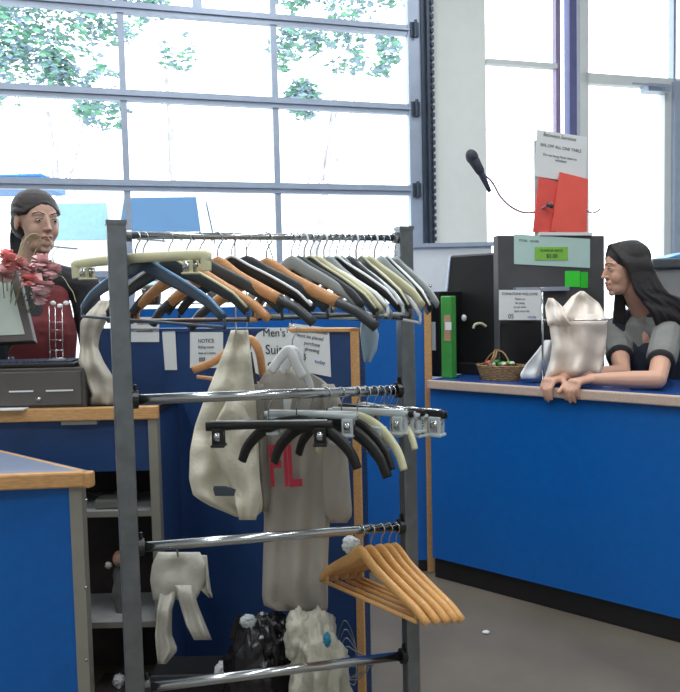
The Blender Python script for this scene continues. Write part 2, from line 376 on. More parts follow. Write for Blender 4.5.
c = P(335, 60, TY); tree((c.x - 0.9, TY, GO), c - Vector((0, 0, 0.8)), [(0.3, 0, 1.8, 0.8), (-0.7, 0.2, 0.9, 0.5), (0.7, 0, 0.6, 0.5), (-0.6, 0, -0.1, 0.35), (0.2, 0.2, 0.9, 0.55), (1.1, 0, 1.9, 0.5), (-0.7, 0, 1.9, 0.5), (0.7, 0, 2.6, 0.7)], 6500, 'leafy tree outside behind the right column of garage door panes', 5)
c = P(165, 45, 21); tree((c.x, 21, GO), c - Vector((0, 0, 0.9)), [(-0.2, 0, 1.3, 0.35), (0.2, 0, 0.5, 0.4), (0, 0, 2.2, 0.5)], 900, 'sparse young tree outside behind the second column of garage door panes', 6)
# parked cars
M_carw = mat('white_car_paint', (215, 218, 220), 0.25, coat=0.6)
M_cars = mat('silver_car_paint', (196, 204, 210), 0.25, coat=0.6, metal=0.1)
M_cglass = mat('blue_tinted_car_glass', (18, 78, 118), 0.12)
M_cglass2 = mat('pale_car_glass', (110, 150, 158), 0.12)
M_tyre = mat('tyre', (40, 42, 46), 0.8)
def car(name, loc, rz, paint, glassm, label, cat, L=4.5, Wd=1.8, H=1.75, suv=True):
    t = bpy.data.objects.new(name, None); C.objects.link(t); tag(t, label, cat)
    # side profile (x, z); front at +x
    if suv: prof = [(-L / 2, 0.35), (-L / 2, 0.95), (-L / 2 + 0.05, 1.02), (-L / 2 + 0.28, H - 0.06), (-L / 2 + 0.5, H), (0.45, H), (0.7, H - 0.08), (1.25, 1.08), (L / 2 - 0.1, 0.95), (L / 2, 0.7), (L / 2, 0.35)]
    else: prof = [(-L / 2, 0.35), (-L / 2, 0.85), (-L / 2 + 0.7, 0.98), (-L / 2 + 1.35, H - 0.05), (-0.5, H), (0.3, H), (0.55, H - 0.06), (1.2, 0.98), (L / 2 - 0.15, 0.82), (L / 2, 0.65), (L / 2, 0.35)]
    bm = NB(); rings = []
    for s in (-1, -0.94, 0.94, 1):
        ring = []
        for (x, z) in prof:
            inset = 1 - 0.2 * max(0, (z - 0.95)) / (H - 0.95)
            sh = 1 if abs(s) < 1 else 0.97
            ring.append(bm.verts.new((x * sh, s * Wd / 2 * inset, 0.35 + (z - 0.35) * (1 if abs(s) < 1 else 0.96))))
        rings.append(ring)
    for i in range(3):
        for k in range(len(prof)): bm.faces.new((rings[i][k], rings[i][(k + 1) % len(prof)], rings[i + 1][(k + 1) % len(prof)], rings[i + 1][k]))
    bm.faces.new(rings[0]); bm.faces.new(rings[-1][::-1])
    obj('car_body', bm, paint, t, False, bevel=0.03)
    def quad_on(xa, za, xb, zb, wa, wb, nm, out):
        b2 = NB(); d = Vector((zb - za, 0, -(xb - xa))).normalized() * out
        hexa(b2, [Vector((xa, -wa, za)), Vector((xa, wa, za)), Vector((xb, wb, zb)), Vector((xb, -wb, zb))] + [Vector(p) + d for p in ((xa, -wa, za), (xa, wa, za), (xb, wb, zb), (xb, -wb, zb))])
        obj(nm, b2, glassm, t)
    pr = prof
    if suv:
        quad_on(-L / 2 + 0.11, 1.24, -L / 2 + 0.26, H - 0.12, 0.68, 0.6, 'rear_window', -0.02)
        quad_on(1.2, 1.12, 0.74, H - 0.12, 0.78, 0.66, 'windshield', -0.02)
        xs = [(-1.85, -0.95), (-0.85, -0.05), (0.05, 0.75)]
    else:
        quad_on(-L / 2 + 0.76, 1.02, -L / 2 + 1.3, H - 0.1, 0.72, 0.62, 'rear_window', -0.02)
        quad_on(1.15, 1.02, 0.6, H - 0.1, 0.74, 0.62, 'windshield', -0.02)
        xs = [(-0.85, -0.1), (0.0, 0.65)]
    for s in (-1, 1):
        for xa, xb in xs:
            b2 = NB(); y0 = s * Wd / 2 * (1 - 0.2 * 0.1 / (H - 0.95)) ; y1 = s * Wd / 2 * (1 - 0.2 * (H - 0.15 - 0.95) / (H - 0.95))
            q = [(xa, y0, 1.05), (xb, y0, 1.05), (xb - 0.04, y1, H - 0.15), (xa + 0.04, y1, H - 0.15)]
            hexa(b2, q + [(p[0], p[1] + s * 0.012, p[2]) for p in q]); obj('side_window', b2, glassm, t)
        for xw in (-L / 2 + 0.85, L / 2 - 0.85):
            b2 = NB(); sweep(b2, [(xw, s * (Wd / 2 - 0.2), 0.34), (xw, s * (Wd / 2 + 0.01), 0.34)], 0.34, 24); obj('wheel', b2, M_tyre, t, True)
            b2 = NB(); sweep(b2, [(xw, s * (Wd / 2), 0.34), (xw, s * (Wd / 2 + 0.02), 0.34)], 0.2, 16); obj('hubcap', b2, M_chrome, t)
    for s in (-1, 1):
        b2 = NB(); box(b2, -L / 2 - 0.02, -L / 2 + 0.03, s * 0.72 - 0.1, s * 0.72 + 0.1, 0.72, 0.92); obj('tail_light', b2, mat('tail_light_washed_out', (206, 150, 152), 0.3), t)  # red paled in the colour itself, as if blown out by daylight
    b2 = NB(); box(b2, -L / 2 - 0.08, -L / 2 + 0.03, -0.82, 0.82, 0.36, 0.56); obj('bumper', b2, mat('bumper_grey', (150, 180, 200), 0.5), t)
    if suv: b2 = NB(); sweep(b2, [(-L / 2 + 0.03, -0.1, 1.08), (-L / 2 + 0.08, 0.42, 1.14)], 0.012, 6); obj('wiper', b2, M_tyre, t)
    t.location = loc; t.rotation_euler = (0, 0, rz); return t
c = P(160, 300, 12.5)
car('suv', (c.x - .1, 12.5 + 2.2, GO), -PI / 2 + PI + 0.06, M_carw, M_cglass, 'white car with blue tinted rear window parked outside, behind the clothes rack', 'car', H=1.95)
c = P(74, 300, 13.6)
car('van', (c.x - .25, 15.9, GO), PI / 2 + 0.1, M_cars, M_cglass2, 'silver van parked outside behind the woman with pulled back hair', 'car', H=2.05)
c0, c1 = P(-70, 184, 16), P(42, 186, 16)
t = empty('canopy', (c0.x, 16, GO), 'blue canopy on posts outside the top left corner of the lowest door panes', 'canopy')
bm = NB(); box(bm, c0.x, c1.x, 16, 17.4, c0.z - 0.1, c0.z + 0.12); box(bm, c0.x - .03, c1.x + .03, 15.95, 17.45, c0.z + 0.12, c0.z + 0.16); obj('awning', bm, mat('canopy_blue', (26, 108, 170), 0.5), t)
for x in (c0.x + 0.1, c1.x - 0.1):
    bm = NB(); box(bm, x - 0.04, x + 0.04, 16.1, 16.18, GO, c0.z - 0.1); obj('post', bm, M_white, t)

# ---------------------------------------------------------------- counters and partitions
# right service counter
cA = PZ(433, 578, 0); cB = PZ(680, 645, 0); cu = (cB - cA).normalized(); cB2 = cA + cu * 1.75; cn = Vector((cu.y, -cu.x, 0))
HC = 0.985
t = empty('service_counter', (cA + cB2) / 2, 'long blue laminate counter with pale wood edge that the long-haired woman leans on', 'counter')
bm = NB(); slab(bm, cA, cB2, 0, 0.105, 0.45, -0.02); obj('kick_plate', bm, M_black, t)
bm = NB(); slab(bm, cA, cB2, 0.105, HC - 0.035, 0.5, 0.0); obj('front_panel', bm, M_blue, t)
bm = NB(); slab(bm, cA, cB2, HC - 0.035, HC, 0.56, 0.015); obj('countertop', bm, mat('counter_blue_top', (40, 80, 150), 0.2), t, bevel=0.003)
bm = NB(); slab(bm, cA, cB2, HC - 0.042, HC + 0.001, 0.02, 0.028); obj('wood_edge', bm, M_oakpale, t, bevel=0.006)
# partition behind the counter end (B)
YB = 3.66
pB1 = P(431, 320, YB); pB0 = P(352, 320, YB + 0.03); zB = P(410, 303, YB).z
t = empty('divider_panel', ((pB0.x + pB1.x) / 2, YB, 0), 'tall blue divider panel behind the rack, butting against the long blue counter', 'divider panel')
pB0.x = P(112, 320, YB).x
bm = NB(); slab(bm, pB0, pB1, 0.06, zB, 0.04); obj('panel', bm, M_blue, t)
bm = NB(); slab(bm, (pB1.x - 0.036, YB), (pB1.x, YB), 0.0, zB + 0.01, 0.06, 0.012); obj('wood_edge', bm, M_oak, t, bevel=0.004)
bm = NB(); slab(bm, pB0, pB1, 0, 0.06, 0.03, -0.01); obj('kick_plate', bm, M_black, t)
# partition A (signs on it)
pA1 = P(359, 330, 2.42); pA0 = P(100, 335, 2.97); aU = (pA1 - pA0); aU.z = 0; aU.normalize(); aN = Vector((aU.y, -aU.x, 0)); zA = P(355, 328, 2.42).z
t = empty('divider_panel', ((pA0.x + pA1.x) / 2, 2.8, 0), 'navy blue divider panel edged in wood, with paper signs taped near its top', 'divider panel')
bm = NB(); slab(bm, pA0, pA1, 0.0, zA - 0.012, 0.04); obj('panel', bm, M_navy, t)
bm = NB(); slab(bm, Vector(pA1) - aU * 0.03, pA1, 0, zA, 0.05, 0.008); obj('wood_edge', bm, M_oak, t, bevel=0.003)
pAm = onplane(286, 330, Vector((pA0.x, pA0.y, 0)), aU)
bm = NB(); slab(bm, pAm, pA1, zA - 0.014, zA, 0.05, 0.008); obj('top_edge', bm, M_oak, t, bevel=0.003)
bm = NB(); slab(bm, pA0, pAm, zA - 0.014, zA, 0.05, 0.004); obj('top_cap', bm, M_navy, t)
# back counter, left
YC = 2.45; zC = PZ(80, 408.5, 1).z; zC = P(80, 408.5, YC).z
xC1 = P(157, 408, YC).x
t = empty('checkout_counter', (-1.6, YC + 0.2, 0), 'blue checkout counter with wood edge and open shelves below, carrying the cash drawer', 'counter')
bm = NB(); prism(bm, [(-2.6, YC + 0.02), (xC1, YC + 0.02), (xC1, YC + 0.33), (-2.6, YC + 0.33)], zC - 0.03, zC); obj('countertop', bm, M_black, t)
bm = NB(); box(bm, -2.6, xC1 + 0.002, YC, YC + 0.025, zC - 0.042, zC + 0.002); obj('wood_edge', bm, M_oak, t, bevel=0.004)
za = P(80, 474, YC).z
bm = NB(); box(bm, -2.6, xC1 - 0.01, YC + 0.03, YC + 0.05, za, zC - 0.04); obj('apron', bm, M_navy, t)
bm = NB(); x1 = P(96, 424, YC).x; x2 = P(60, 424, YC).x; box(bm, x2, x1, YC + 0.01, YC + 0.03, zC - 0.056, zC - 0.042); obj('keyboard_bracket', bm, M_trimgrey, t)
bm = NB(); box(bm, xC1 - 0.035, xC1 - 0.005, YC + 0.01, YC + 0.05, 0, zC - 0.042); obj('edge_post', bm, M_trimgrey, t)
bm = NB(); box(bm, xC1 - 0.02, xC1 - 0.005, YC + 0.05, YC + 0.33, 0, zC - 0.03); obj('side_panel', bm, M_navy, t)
bm = NB(); box(bm, -2.6, xC1 - 0.02, YC + 0.31, YC + 0.33, 0, zC - 0.03); obj('back_panel', bm, mat('brown_hardboard', (52, 44, 42), 0.7, var=0.2), t)
for py in (513, 624):
    z = P(110, py, YC + 0.05).z; bm = NB(); box(bm, -2.6, xC1 - 0.02, YC + 0.05, YC + 0.31, z - 0.012, z + 0.006); s = obj('shelf', bm, mat('shelf_laminate', (168, 172, 172), 0.4), t)
    bm = NB(); box(bm, -2.6, xC1 - 0.022, YC + 0.046, YC + 0.05, z - 0.013, z + 0.007); obj('shelf_edge', bm, M_trimgrey, s)
zs1 = P(110, 513, YC + .05).z + 0.006; zs2 = P(110, 624, YC + .05).z + 0.006
# near corner counter
zN = 0.915
nC = PZ(93, 472, zN); nF = PZ(-70, 478, zN); nB = PZ(-70, 433, zN); nB = nC + (nB - nC) * ((2.40 - nC.y) / (nB.y - nC.y)); nD = Vector((nF.x, 2.40, zN))
t = empty('corner_counter', (nC.x - 0.3, nC.y, 0), 'blue corner counter with bare glossy top and tan edge, in the lower left corner', 'counter')
bm = NB(); prism(bm, [nF + Vector((0, 0.02, 0)), nC + Vector((-0.02, 0.02, 0)), nB, nD], zN - 0.036, zN); obj('countertop', bm, M_bluetop_refl, t)
bm = NB(); slab(bm, nF, nC, zN - 0.044, zN + 0.001, 0.022, 0.0); slab(bm, nC, nB, zN - 0.044, zN + 0.001, 0.02, 0.0); obj('wood_edge', bm, M_oak, t, bevel=0.006)
e1 = PZ(79, 487, zN - 0.04); y0 = nC.y + 0.02
bm = NB(); box(bm, nF.x, nC.x - 0.075, y0, y0 + 0.02, 0, zN - 0.044); obj('front_panel', bm, M_blue, t)
bm = NB(); box(bm, nC.x - 0.075, nC.x - 0.04, y0 - 0.006, y0 + 0.03, 0, zN - 0.044)
p = obj('corner_post', bm, M_trimgrey, t)
for py in (500, 588, 660): bm = NB(); ellip(bm, P(86, py, y0 - 0.006), (0.005, 0.003, 0.005), seg=10); obj('screw', bm, M_chrome, p, True)
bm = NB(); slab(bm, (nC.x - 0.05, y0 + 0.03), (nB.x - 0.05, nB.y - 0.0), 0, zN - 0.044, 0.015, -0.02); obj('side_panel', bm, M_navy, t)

# ---------------------------------------------------------------- garment rack
YL, YR = 1.70, 1.94
RL = P(119, 300, YL); RR = P(405, 300, YR); RL.z = RR.z = 0
ru = (RR - RL).normalized(); rn = Vector((ru.y, -ru.x, 0))
def yrail(pyl, pyr): return (P(128, pyl, YL).z, P(400, pyr, YR).z)
RZ = []
for a, b in ((235, 238), (400, 390), (548, 526), (689, 655)):
    z0, z1 = yrail(a, b); RZ.append((z0, z1))
rack = empty('garment_rack', (RL + RR) / 2, 'four-tier chrome garment rack with square steel posts, hung with empty hangers', 'clothes rack')
ztl = P(119, 222, YL).z; ztr = P(405, 228, YR).z
for (p, zt_, s, nm) in ((RL, ztl, 0.021, 'L'), (RR, ztr, 0.0185, 'R')):
    bm = NB(); a = ru * s; b = rn * s
    prism(bm, [p - a + b, p + a + b, p + a - b, p - a - b], 0.05, zt_); po = obj('post', bm, M_steel, rack, bevel=0.003)
    bm = NB(); a = ru * (s + 0.002); b = rn * (s + 0.002); prism(bm, [p - a + b, p + a + b, p + a - b, p - a - b], zt_ - 0.006, zt_ + 0.003); obj('end_cap', bm, M_steel, po)
    bm = NB(); a = ru * 0.03; b = rn * 0.28; prism(bm, [p - a + b, p + a + b, p + a - b, p - a - b], 0.045, 0.075); obj('foot', bm, M_steel, rack, bevel=0.004)
    for k in (-1, 1):
        bm = NB(); c = p + rn * 0.25 * k; sweep(bm, [c - ru * 0.012 + Vector((0, 0, 0.025)), c + ru * 0.012 + Vector((0, 0, 0.025))], 0.025, 16); obj('caster', bm, M_blk, rack)
def rail_pt(i, tt, fz=0): return RL + (RR - RL) * tt + Vector((0, 0, RZ[i][0] + (RZ[i][1] - RZ[i][0]) * tt + fz))
RRAD = (0.0085, 0.0125, 0.012, 0.012)
for i in range(4):
    bm = NB(); sweep(bm, [rail_pt(i, 0.03), rail_pt(i, 0.97)], RRAD[i], 16); r_ = obj('rail', bm, M_chrome, rack, True)
    for tt in (0.035, 0.965):
        bm = NB(); sweep(bm, [rail_pt(i, tt - 0.008), rail_pt(i, tt + 0.012)], RRAD[i] * 1.7, 14); obj('rail_collar', bm, M_blk if i else M_steel, r_)
        if i: bm = NB(); sweep(bm, [rail_pt(i, tt + 0.004), rail_pt(i, tt + 0.004, 0.035)], [0.006, 0.004], 8); obj('locking_pin', bm, M_blk, r_)
def t_for(i, px):
    lo, hi = 0.0, 1.0
    for _ in range(24):
        m = (lo + hi) / 2
        if proj(rail_pt(i, m))[0] < px: lo = m
        else: hi = m
    return (lo + hi) / 2

# ---------------------------------------------------------------- hangers (local frame: origin at rail centre, arms along x)
def hook(parent, m, h=0.065, r=0.0017, R0=0.0145):
    bm = NB(); pts = []
    for a in range(200, -61, -20): pts.append((R0 * math.cos(math.radians(a)), 0, R0 * math.sin(math.radians(a))))
    pts += [(0.004, 0, -R0 - 0.004), (0, 0, -R0 - 0.012), (0, 0, -h)]
    # shift so that inside of the hook rests on the rail
    sweep(bm, [(x, y, z - 0.0025) for x, y, z in pts], r, 7); return obj('hook', bm, m, parent, True)
def arms(L, h, drop, bend=0.02, n=18, p=1.35, hump=0.0):
    out = []
    for i in range(-n, n + 1):
        s = i / n; a = abs(s); z = -h - drop * a ** p + hump * math.exp(-(a / 0.16) ** 2) - 0.012 * max(0, a - 0.85) / 0.15
        out.append(Vector((L * s, bend * a * a, z)))
    return out
def H(name, key): 
    o = bpy.data.objects.new(name, None); C.objects.link(o); return o
def wooden(m, L=0.215, bar=True, tip=None, barm=None):
    t = H('wooden_hanger', 0); hook(t, M_chrome, 0.062)
    pts = arms(L, 0.072, 0.112, 0.03, hump=0.014, p=1.15); bm = NB()
    rad = [(0.006 + 0.005 * abs(i - 18) / 18, 0.017 - 0.006 * abs(i - 18) / 18) for i in range(37)]
    n = 6 if tip else 0
    sweep(bm, pts[n:37 - n], rad[n:37 - n], 12, side=(0, 1, 0)); obj('hanger_arms', bm, m, t, True)
    if tip:
        for seg in (pts[:n + 1], pts[36 - n:]):
            bm = NB(); e = seg[0] if seg is not pts and seg[0].x < -0.1 else seg[-1]
            sweep(bm, seg, 0.011, 10, side=(0, 1, 0)); obj('hanger_tip', bm, tip, t, True)
    if bar:
        bm = NB(); z = -0.072 - 0.112 - 0.012
        sweep(bm, [(-L * 0.86, 0.022, z), (L * 0.86, 0.022, z)], 0.006, 10)
        for s in (-1, 1): sweep(bm, [(s * L * 0.84, 0.022, z), (s * L * 0.86, 0.024, z + 0.03)], 0.005, 8)
        obj('trouser_bar', bm, barm or m, t, True)
    return t
def plastic(m, L=0.205, bar=True, flat=True, hm=None, rim=None, notch=False):
    t = H('plastic_hanger', 0); hook(t, hm or M_chrome, 0.06, 0.0016 if not hm else 0.0028)
    pts = arms(L, 0.07, 0.095, 0.012, hump=0.01); bm = NB()
    rad = [(0.0035 if flat else 0.0055, 0.019 - 0.008 * abs(i - 18) / 18 if flat else 0.0055) for i in range(37)]
    sweep(bm, pts, rad, 10, side=(0, 1, 0)); obj('hanger_arms', bm, m, t, True)
    if rim:
        bm = NB(); sweep(bm, [p + Vector((0, -0.001, 0.016 - 0.006 * abs(i - 18) / 18)) for i, p in enumerate(pts)], 0.0035, 8, side=(0, 1, 0)); obj('rim', bm, rim, t, True)
    if bar:
        bm = NB(); z = -0.07 - 0.095 - 0.03
        sweep(bm, spline([pts[0], pts[0] + Vector((0.0, 0, -0.018)), Vector((-L * 0.9, 0.01, z)), Vector((0, 0.006, z)), Vector((L * 0.9, 0.01, z)), pts[-1] + Vector((0, 0, -0.018)), pts[-1]], 5), 0.0038, 8); obj('trouser_bar', bm, m, t, True)
    return t
def clip_part(t, x, z, m, mm, sz=1.0):
    bm = NB(); box(bm, x - 0.016 * sz, x + 0.016 * sz, -0.014, -0.004, z - 0.035 * sz, z + 0.014 * sz); box(bm, x - 0.016 * sz, x + 0.016 * sz, 0.004, 0.014, z - 0.035 * sz, z + 0.014 * sz)
    box(bm, x - 0.019 * sz, x + 0.019 * sz, -0.018, 0.018, z - 0.037 * sz, z - 0.029 * sz)
    c = obj('clip', bm, m, t, bevel=0.002)
    bm = NB(); sweep(bm, [(x, -0.014, z + 0.004), (x, -0.018, z - 0.006), (x, -0.015, z - 0.022 * sz)], (0.008, 0.002), 8); sweep(bm, [(x - 0.014, 0, z - 0.002), (x + 0.014, 0, z - 0.002)], 0.005, 8); obj('spring', bm, mm, c, True)
def cliphanger(m, L=0.16, drop=0.06, clipm=None, topm=None, ends=False, th=0.008, hh=0.010):
    t = H('clip_hanger', 0); hook(t, M_chrome, drop)
    bm = NB(); z = -drop - hh * 0.6
    pts = [(-L, 0, z - (0.035 if ends else 0)), (-L, 0, z - (0.012 if ends else 0)), (-L + 0.012, 0, z), (0, 0, z + 0.004), (L - 0.012, 0, z), (L, 0, z - (0.012 if ends else 0)), (L, 0, z - (0.035 if ends else 0))]
    if not ends: pts = pts[1:-1]
    sweep(bm, spline(pts, 5), (th, hh), 10, side=(0, 1, 0)); obj('hanger_bar', bm, m, t, True)
    if topm: bm = NB(); sweep(bm, [(-L + 0.01, 0, z + hh), (L - 0.01, 0, z + hh)], (0.006, 0.0025), 8, side=(0, 1, 0)); obj('top_rail', bm, topm, t, True)
    for s in (-1, 1): clip_part(t, s * L * (0.8 if ends else 0.82), z - 0.018, clipm or m, M_chrome, 0.6 if ends else 0.9)
    return t
def claw(m, L=0.19, clipm=None):
    """moulded hanger whose arms sweep down to long curved tips"""
    t = H('moulded_hanger', 0); hook(t, M_chrome, 0.055)
    bm = NB()
    pts = spline([(-L, 0.0, -0.18), (-L * 0.86, 0, -0.135), (-L * 0.5, 0, -0.088), (0, 0, -0.068), (L * 0.5, 0, -0.088), (L * 0.86, 0, -0.135), (L, 0, -0.18)], 6)
    n = len(pts); sweep(bm, pts, [(0.007, 0.012 + 0.004 * math.sin(PI * i / (n - 1))) for i in range(n)], 10, side=(0, 1, 0)); obj('hanger_arms', bm, m, t, True)
    if clipm:
        for s in (-1, 1): clip_part(t, s * L * 0.45, -0.1, clipm, M_chrome, 1.3)
    return t
def settree(t, i, px, yaw, label, group, fz=None, roll=0.0):
    tt = t_for(i, px); p = rail_pt(i, tt, (RRAD[i] if fz is None else fz) - 0.012 + 0.0)
    t.location = p; t.rotation_euler = Euler((0, math.radians(roll), -math.radians(yaw)), 'XYZ')
    tag(t, label, 'hanger', group); return t
USED = set()
def put(proto, i, px, yaw, label, group, roll=0.0):
    t = proto if proto.name not in USED else copy_tree(proto)
    USED.add(t.name)
    return settree(t, i, px, yaw, label, group, roll=roll)
G1 = 'hangers on the top rail'; G2 = 'hangers on the second rail'; G3 = 'wooden hangers on the third rail'
h_wood = wooden(M_wood, 0.22, False, M_dark); h_wood2 = wooden(M_wood, 0.2, True)
h_dark = plastic(M_dark, 0.205, True, True, rim=M_cream); h_dark2 = plastic(M_dark, 0.2, True, True)
h_grey = plastic(mat('grey_plastic', (150, 158, 160), 0.3), 0.2, False); h_clear = plastic(M_clear, 0.195, True, False, hm=M_wht)
h_white = plastic(M_wht, 0.195, True, False, hm=M_wht); h_creamp = plastic(M_cream, 0.2, False, True); h_blue = plastic(mat('slate_window_tint_plastic', (66, 80, 98), 0.3), 0.2, True, True, rim=M_bluerefl)  # h_blue: rim and bluish body carry reflected window light in their colour
h_creamclip = cliphanger(M_cream, 0.18, 0.045, M_cream, ends=True, th=0.007, hh=0.012)
h_blk = plastic(M_blk, 0.205, False, True, rim=M_wht)
put(h_creamclip, 0, 135, 34, 'cream plastic clip hanger with downturned ends, crossing behind the left post', None).scale = (1.22, 1, 1)
put(h_blue, 0, 143, 36, 'slate plastic hanger, rim painted window-lit blue, whose arm sticks out left of the left post', None, roll=3).scale = (1.25, 1, 1)
put(h_dark, 0, 168, 26, 'charcoal hanger with cream rim on the top rail, fourth leftmost', None)
put(h_wood2, 0, 186, 24, 'small wooden hanger partly hidden behind the cream rimmed charcoal hanger', None)
put(h_dark2, 0, 199, 18, 'plain charcoal hanger squeezed between two wooden hangers on the top rail', None)
put(h_wood, 0, 217, 30, 'wooden hanger with dark tips, second largest on the top rail', None).scale = (1.12, 1, 1.05)
put(h_blk, 0, 231, 24, 'black hanger with white rim between the two big wooden hangers', None)
put(h_dark2, 0, 246, 20, 'charcoal hanger just left of the longest wooden hanger', None)
put(h_wood, 0, 266, 33, 'longest wooden hanger with dark drooping tip, in front on the top rail', None).scale = (1.32, 1, 1.12)
seq = [(h_grey, 'flat grey'), (h_dark2, 'plain charcoal'), (h_clear, 'clear tubular'), (h_dark, 'cream rimmed charcoal'), (h_creamp, 'flat cream'), (h_white, 'white tubular'), (h_grey, 'flat grey'), (h_blk, 'white rimmed black')]
ORD = ('first', 'second', 'third', 'fourth', 'fifth', 'sixth'); cnt = {}
for k in range(17):
    px = 291 + k * 6.45; pr, nm = seq[k % 8]; cnt[nm] = cnt.get(nm, -1) + 1
    put(pr, 0, px, 41 + k * 1.7 + R.uniform(-5, 5), nm + ' plastic hanger in the top rail crowd, ' + ORD[cnt[nm]] + ' such from the left', G1, roll=R.uniform(-2, 7))
# second rail
h_clipb = cliphanger(M_blk, 0.155, 0.07, M_blk, M_clear, th=0.007, hh=0.012); h_clipc = cliphanger(M_clear, 0.12, 0.05, M_clear, M_wht)
h_clawb = claw(M_blk, 0.16); h_clawc = claw(M_cream, 0.16, M_clear); h_clipbb = cliphanger(M_blk, 0.12, 0.045, M_clear, M_chrome)
put(h_clipb, 1, 268, 4, 'long black trouser hanger with chrome clips, across the grey shirt', None)
put(h_clawb, 1, 296, 22, 'black moulded hanger hanging in front of the grey shirt', None)
put(h_clipc, 1, 310, 16, 'clear plastic clip hanger just behind the long black trouser hanger', None)
put(h_clawb, 1, 326, 34, 'black moulded hanger with long drooping tips beside the grey shirt sleeve', None).scale = (1.1, 1, 1.1)
put(h_clawb, 1, 341, 42, 'black moulded hanger just left of the cream moulded hanger', None)
put(h_clawc, 1, 357, 48, 'cream moulded hanger with long curved tip on the second rail', None)
for k, (pr, px, nm) in enumerate([(h_clipc, 366, 'clear'), (h_clipbb, 374, 'black topped'), (h_clipc, 381, 'clear'), (h_clipbb, 387, 'black topped'), (h_clipc, 392, 'clear')]):
    put(pr, 1, px, 40 + 2 * k + R.uniform(-3, 3), nm + ' clip hanger bunched by the right post, ' + ORD[k // 2] + ' such from the left', G2, roll=R.uniform(-4, 4))
put(h_clipbb, 1, 397, 34, 'black topped clip hanger reaching past the right post, last on the second rail', None).scale = (1.15, 1, 1.1)
put(h_clawc, 1, 384, 58, 'cream tipped moulded hanger bunched against the right post', None).scale = (0.8, 1, 0.75)
# third rail
h_w3 = wooden(M_woodl, 0.205, True, barm=M_woodl)
for k, (px, yw, nm) in enumerate([(361, 50, 'frontmost light wooden hanger with trouser bar on the third rail'), (371, 50, 'light wooden hanger second from the front on the third rail'),
                                  (381, 51, 'light wooden hanger in the middle of the third rail bunch'), (389, 51, 'light wooden hanger second from the right post on the third rail'), (396, 52, 'light wooden hanger nearest the right post on the third rail')]):
    put(h_w3, 2, px, yw, nm, G3)

# ---------------------------------------------------------------- signs taped on the navy divider
def paper(name, px0, py0, px1, py1, p0, u, off, label, cat, lines=(), m=None, skew=0.0, group=None, ink=None, th=0.0012, corners=None):
    u = Vector(u).normalized()
    n = Vector((u.y, -u.x, 0)).normalized()
    cs = corners or [(px0, py1), (px1, py1), (px1, py0), (px0, py0)]
    q = [onplane(x, y, p0, u, off) for x, y in cs]
    bm = NB(); hexa(bm, [v - n * th for v in q] + q)
    c = sum(q, Vector()) / 4
    t = empty(name, (c.x, c.y, min(v.z for v in q)), label, cat, group)
    obj('sheet', bm, m or M_paper, t)
    ud = (q[1] - q[0]).normalized(); up = n.cross(ud) * -1
    if up.z < 0: up = -up
    for (px, py, body, pxh, im) in lines:
        o = onplane(px, py, p0, u, off + 0.0012); d = (o - CO).length
        text(body, pxh * 1.35 * d / F, im or ink or M_ink, t, o, ud, up)
    return t
A0 = Vector((pA0.x, pA0.y, 0)); FO = 0.0
paper('paper_sign', 131, 317, 159, 342, A0, aU, 0.004, 'white sheet taped high on the navy divider, right beside the left rack post', 'sign', [(145, 323, 'NOTICE', 4, None), (145, 331, 'price as marked', 2.4, None)])
paper('paper_strip', 163, 331, 176, 370, A0, aU, 0.004, 'narrow blank white strip of paper on the navy divider', 'sign', corners=[(165, 370), (177, 370), (175, 331), (162, 331)])
paper('paper_sign', 190, 330, 223, 368, A0, aU, 0.004, 'white notice with small lines of text, left of the cream jacket', 'sign',
      [(206, 341, 'NOTICE', 4, None), (206, 347, 'fitting room', 3, None), (207, 353, 'limit of 3 items', 2.6, None), (202, 359, '##', 5, None)])
paper('paper_sign', 290, 324, 331, 377, A0, aU, 0.004, 'white notice with blue print low on it, at the divider end near the wood edge', 'sign',
      [(312, 331, 'Unwanted clothes', 3.6, None), (310, 337, 'must be placed', 3.8, None), (312, 344, 'purchase', 3.8, None), (312, 350, 'dressing', 3.8, None), (303, 357, '05', 6, M_inkd), (320, 362, 'today', 4, M_inkb)],
      corners=[(295, 370), (331, 377), (329, 328), (289, 323)])
# the rounded "Suits" card
n = aN; cs = [(252, 341), (258, 333), (268, 328), (284, 328), (296, 336), (304, 348), (303, 366), (296, 378), (268, 380), (254, 372), (250, 356)]
bm = NB(); q = [onplane(x, y, A0, aU, 0.012) for x, y in cs]; f0 = [bm.verts.new(v) for v in q]; f1 = [bm.verts.new(v - n * 0.002) for v in q]
bm.faces.new(f0); bm.faces.new(f1[::-1])
for i in range(len(q)): bm.faces.new((f0[i], f0[(i + 1) % len(q)], f1[(i + 1) % len(q)], f1[i]))
c = sum(q, Vector()) / len(q); t = empty('price_card', c, "rounded white price card reading Men's Suits, behind the grey shirt's hanger", 'sign'); obj('card', bm, M_paper, t)
for px, py, b, h in ((274, 333, "Men's", 9, ), (276, 350, 'Suits', 10.5), (277, 367, '$ 50', 10)):
    o = onplane(px, py, A0, aU, 0.0135); text(b, h * 1.3 * o.y / F, M_inkd, t, o, aU)

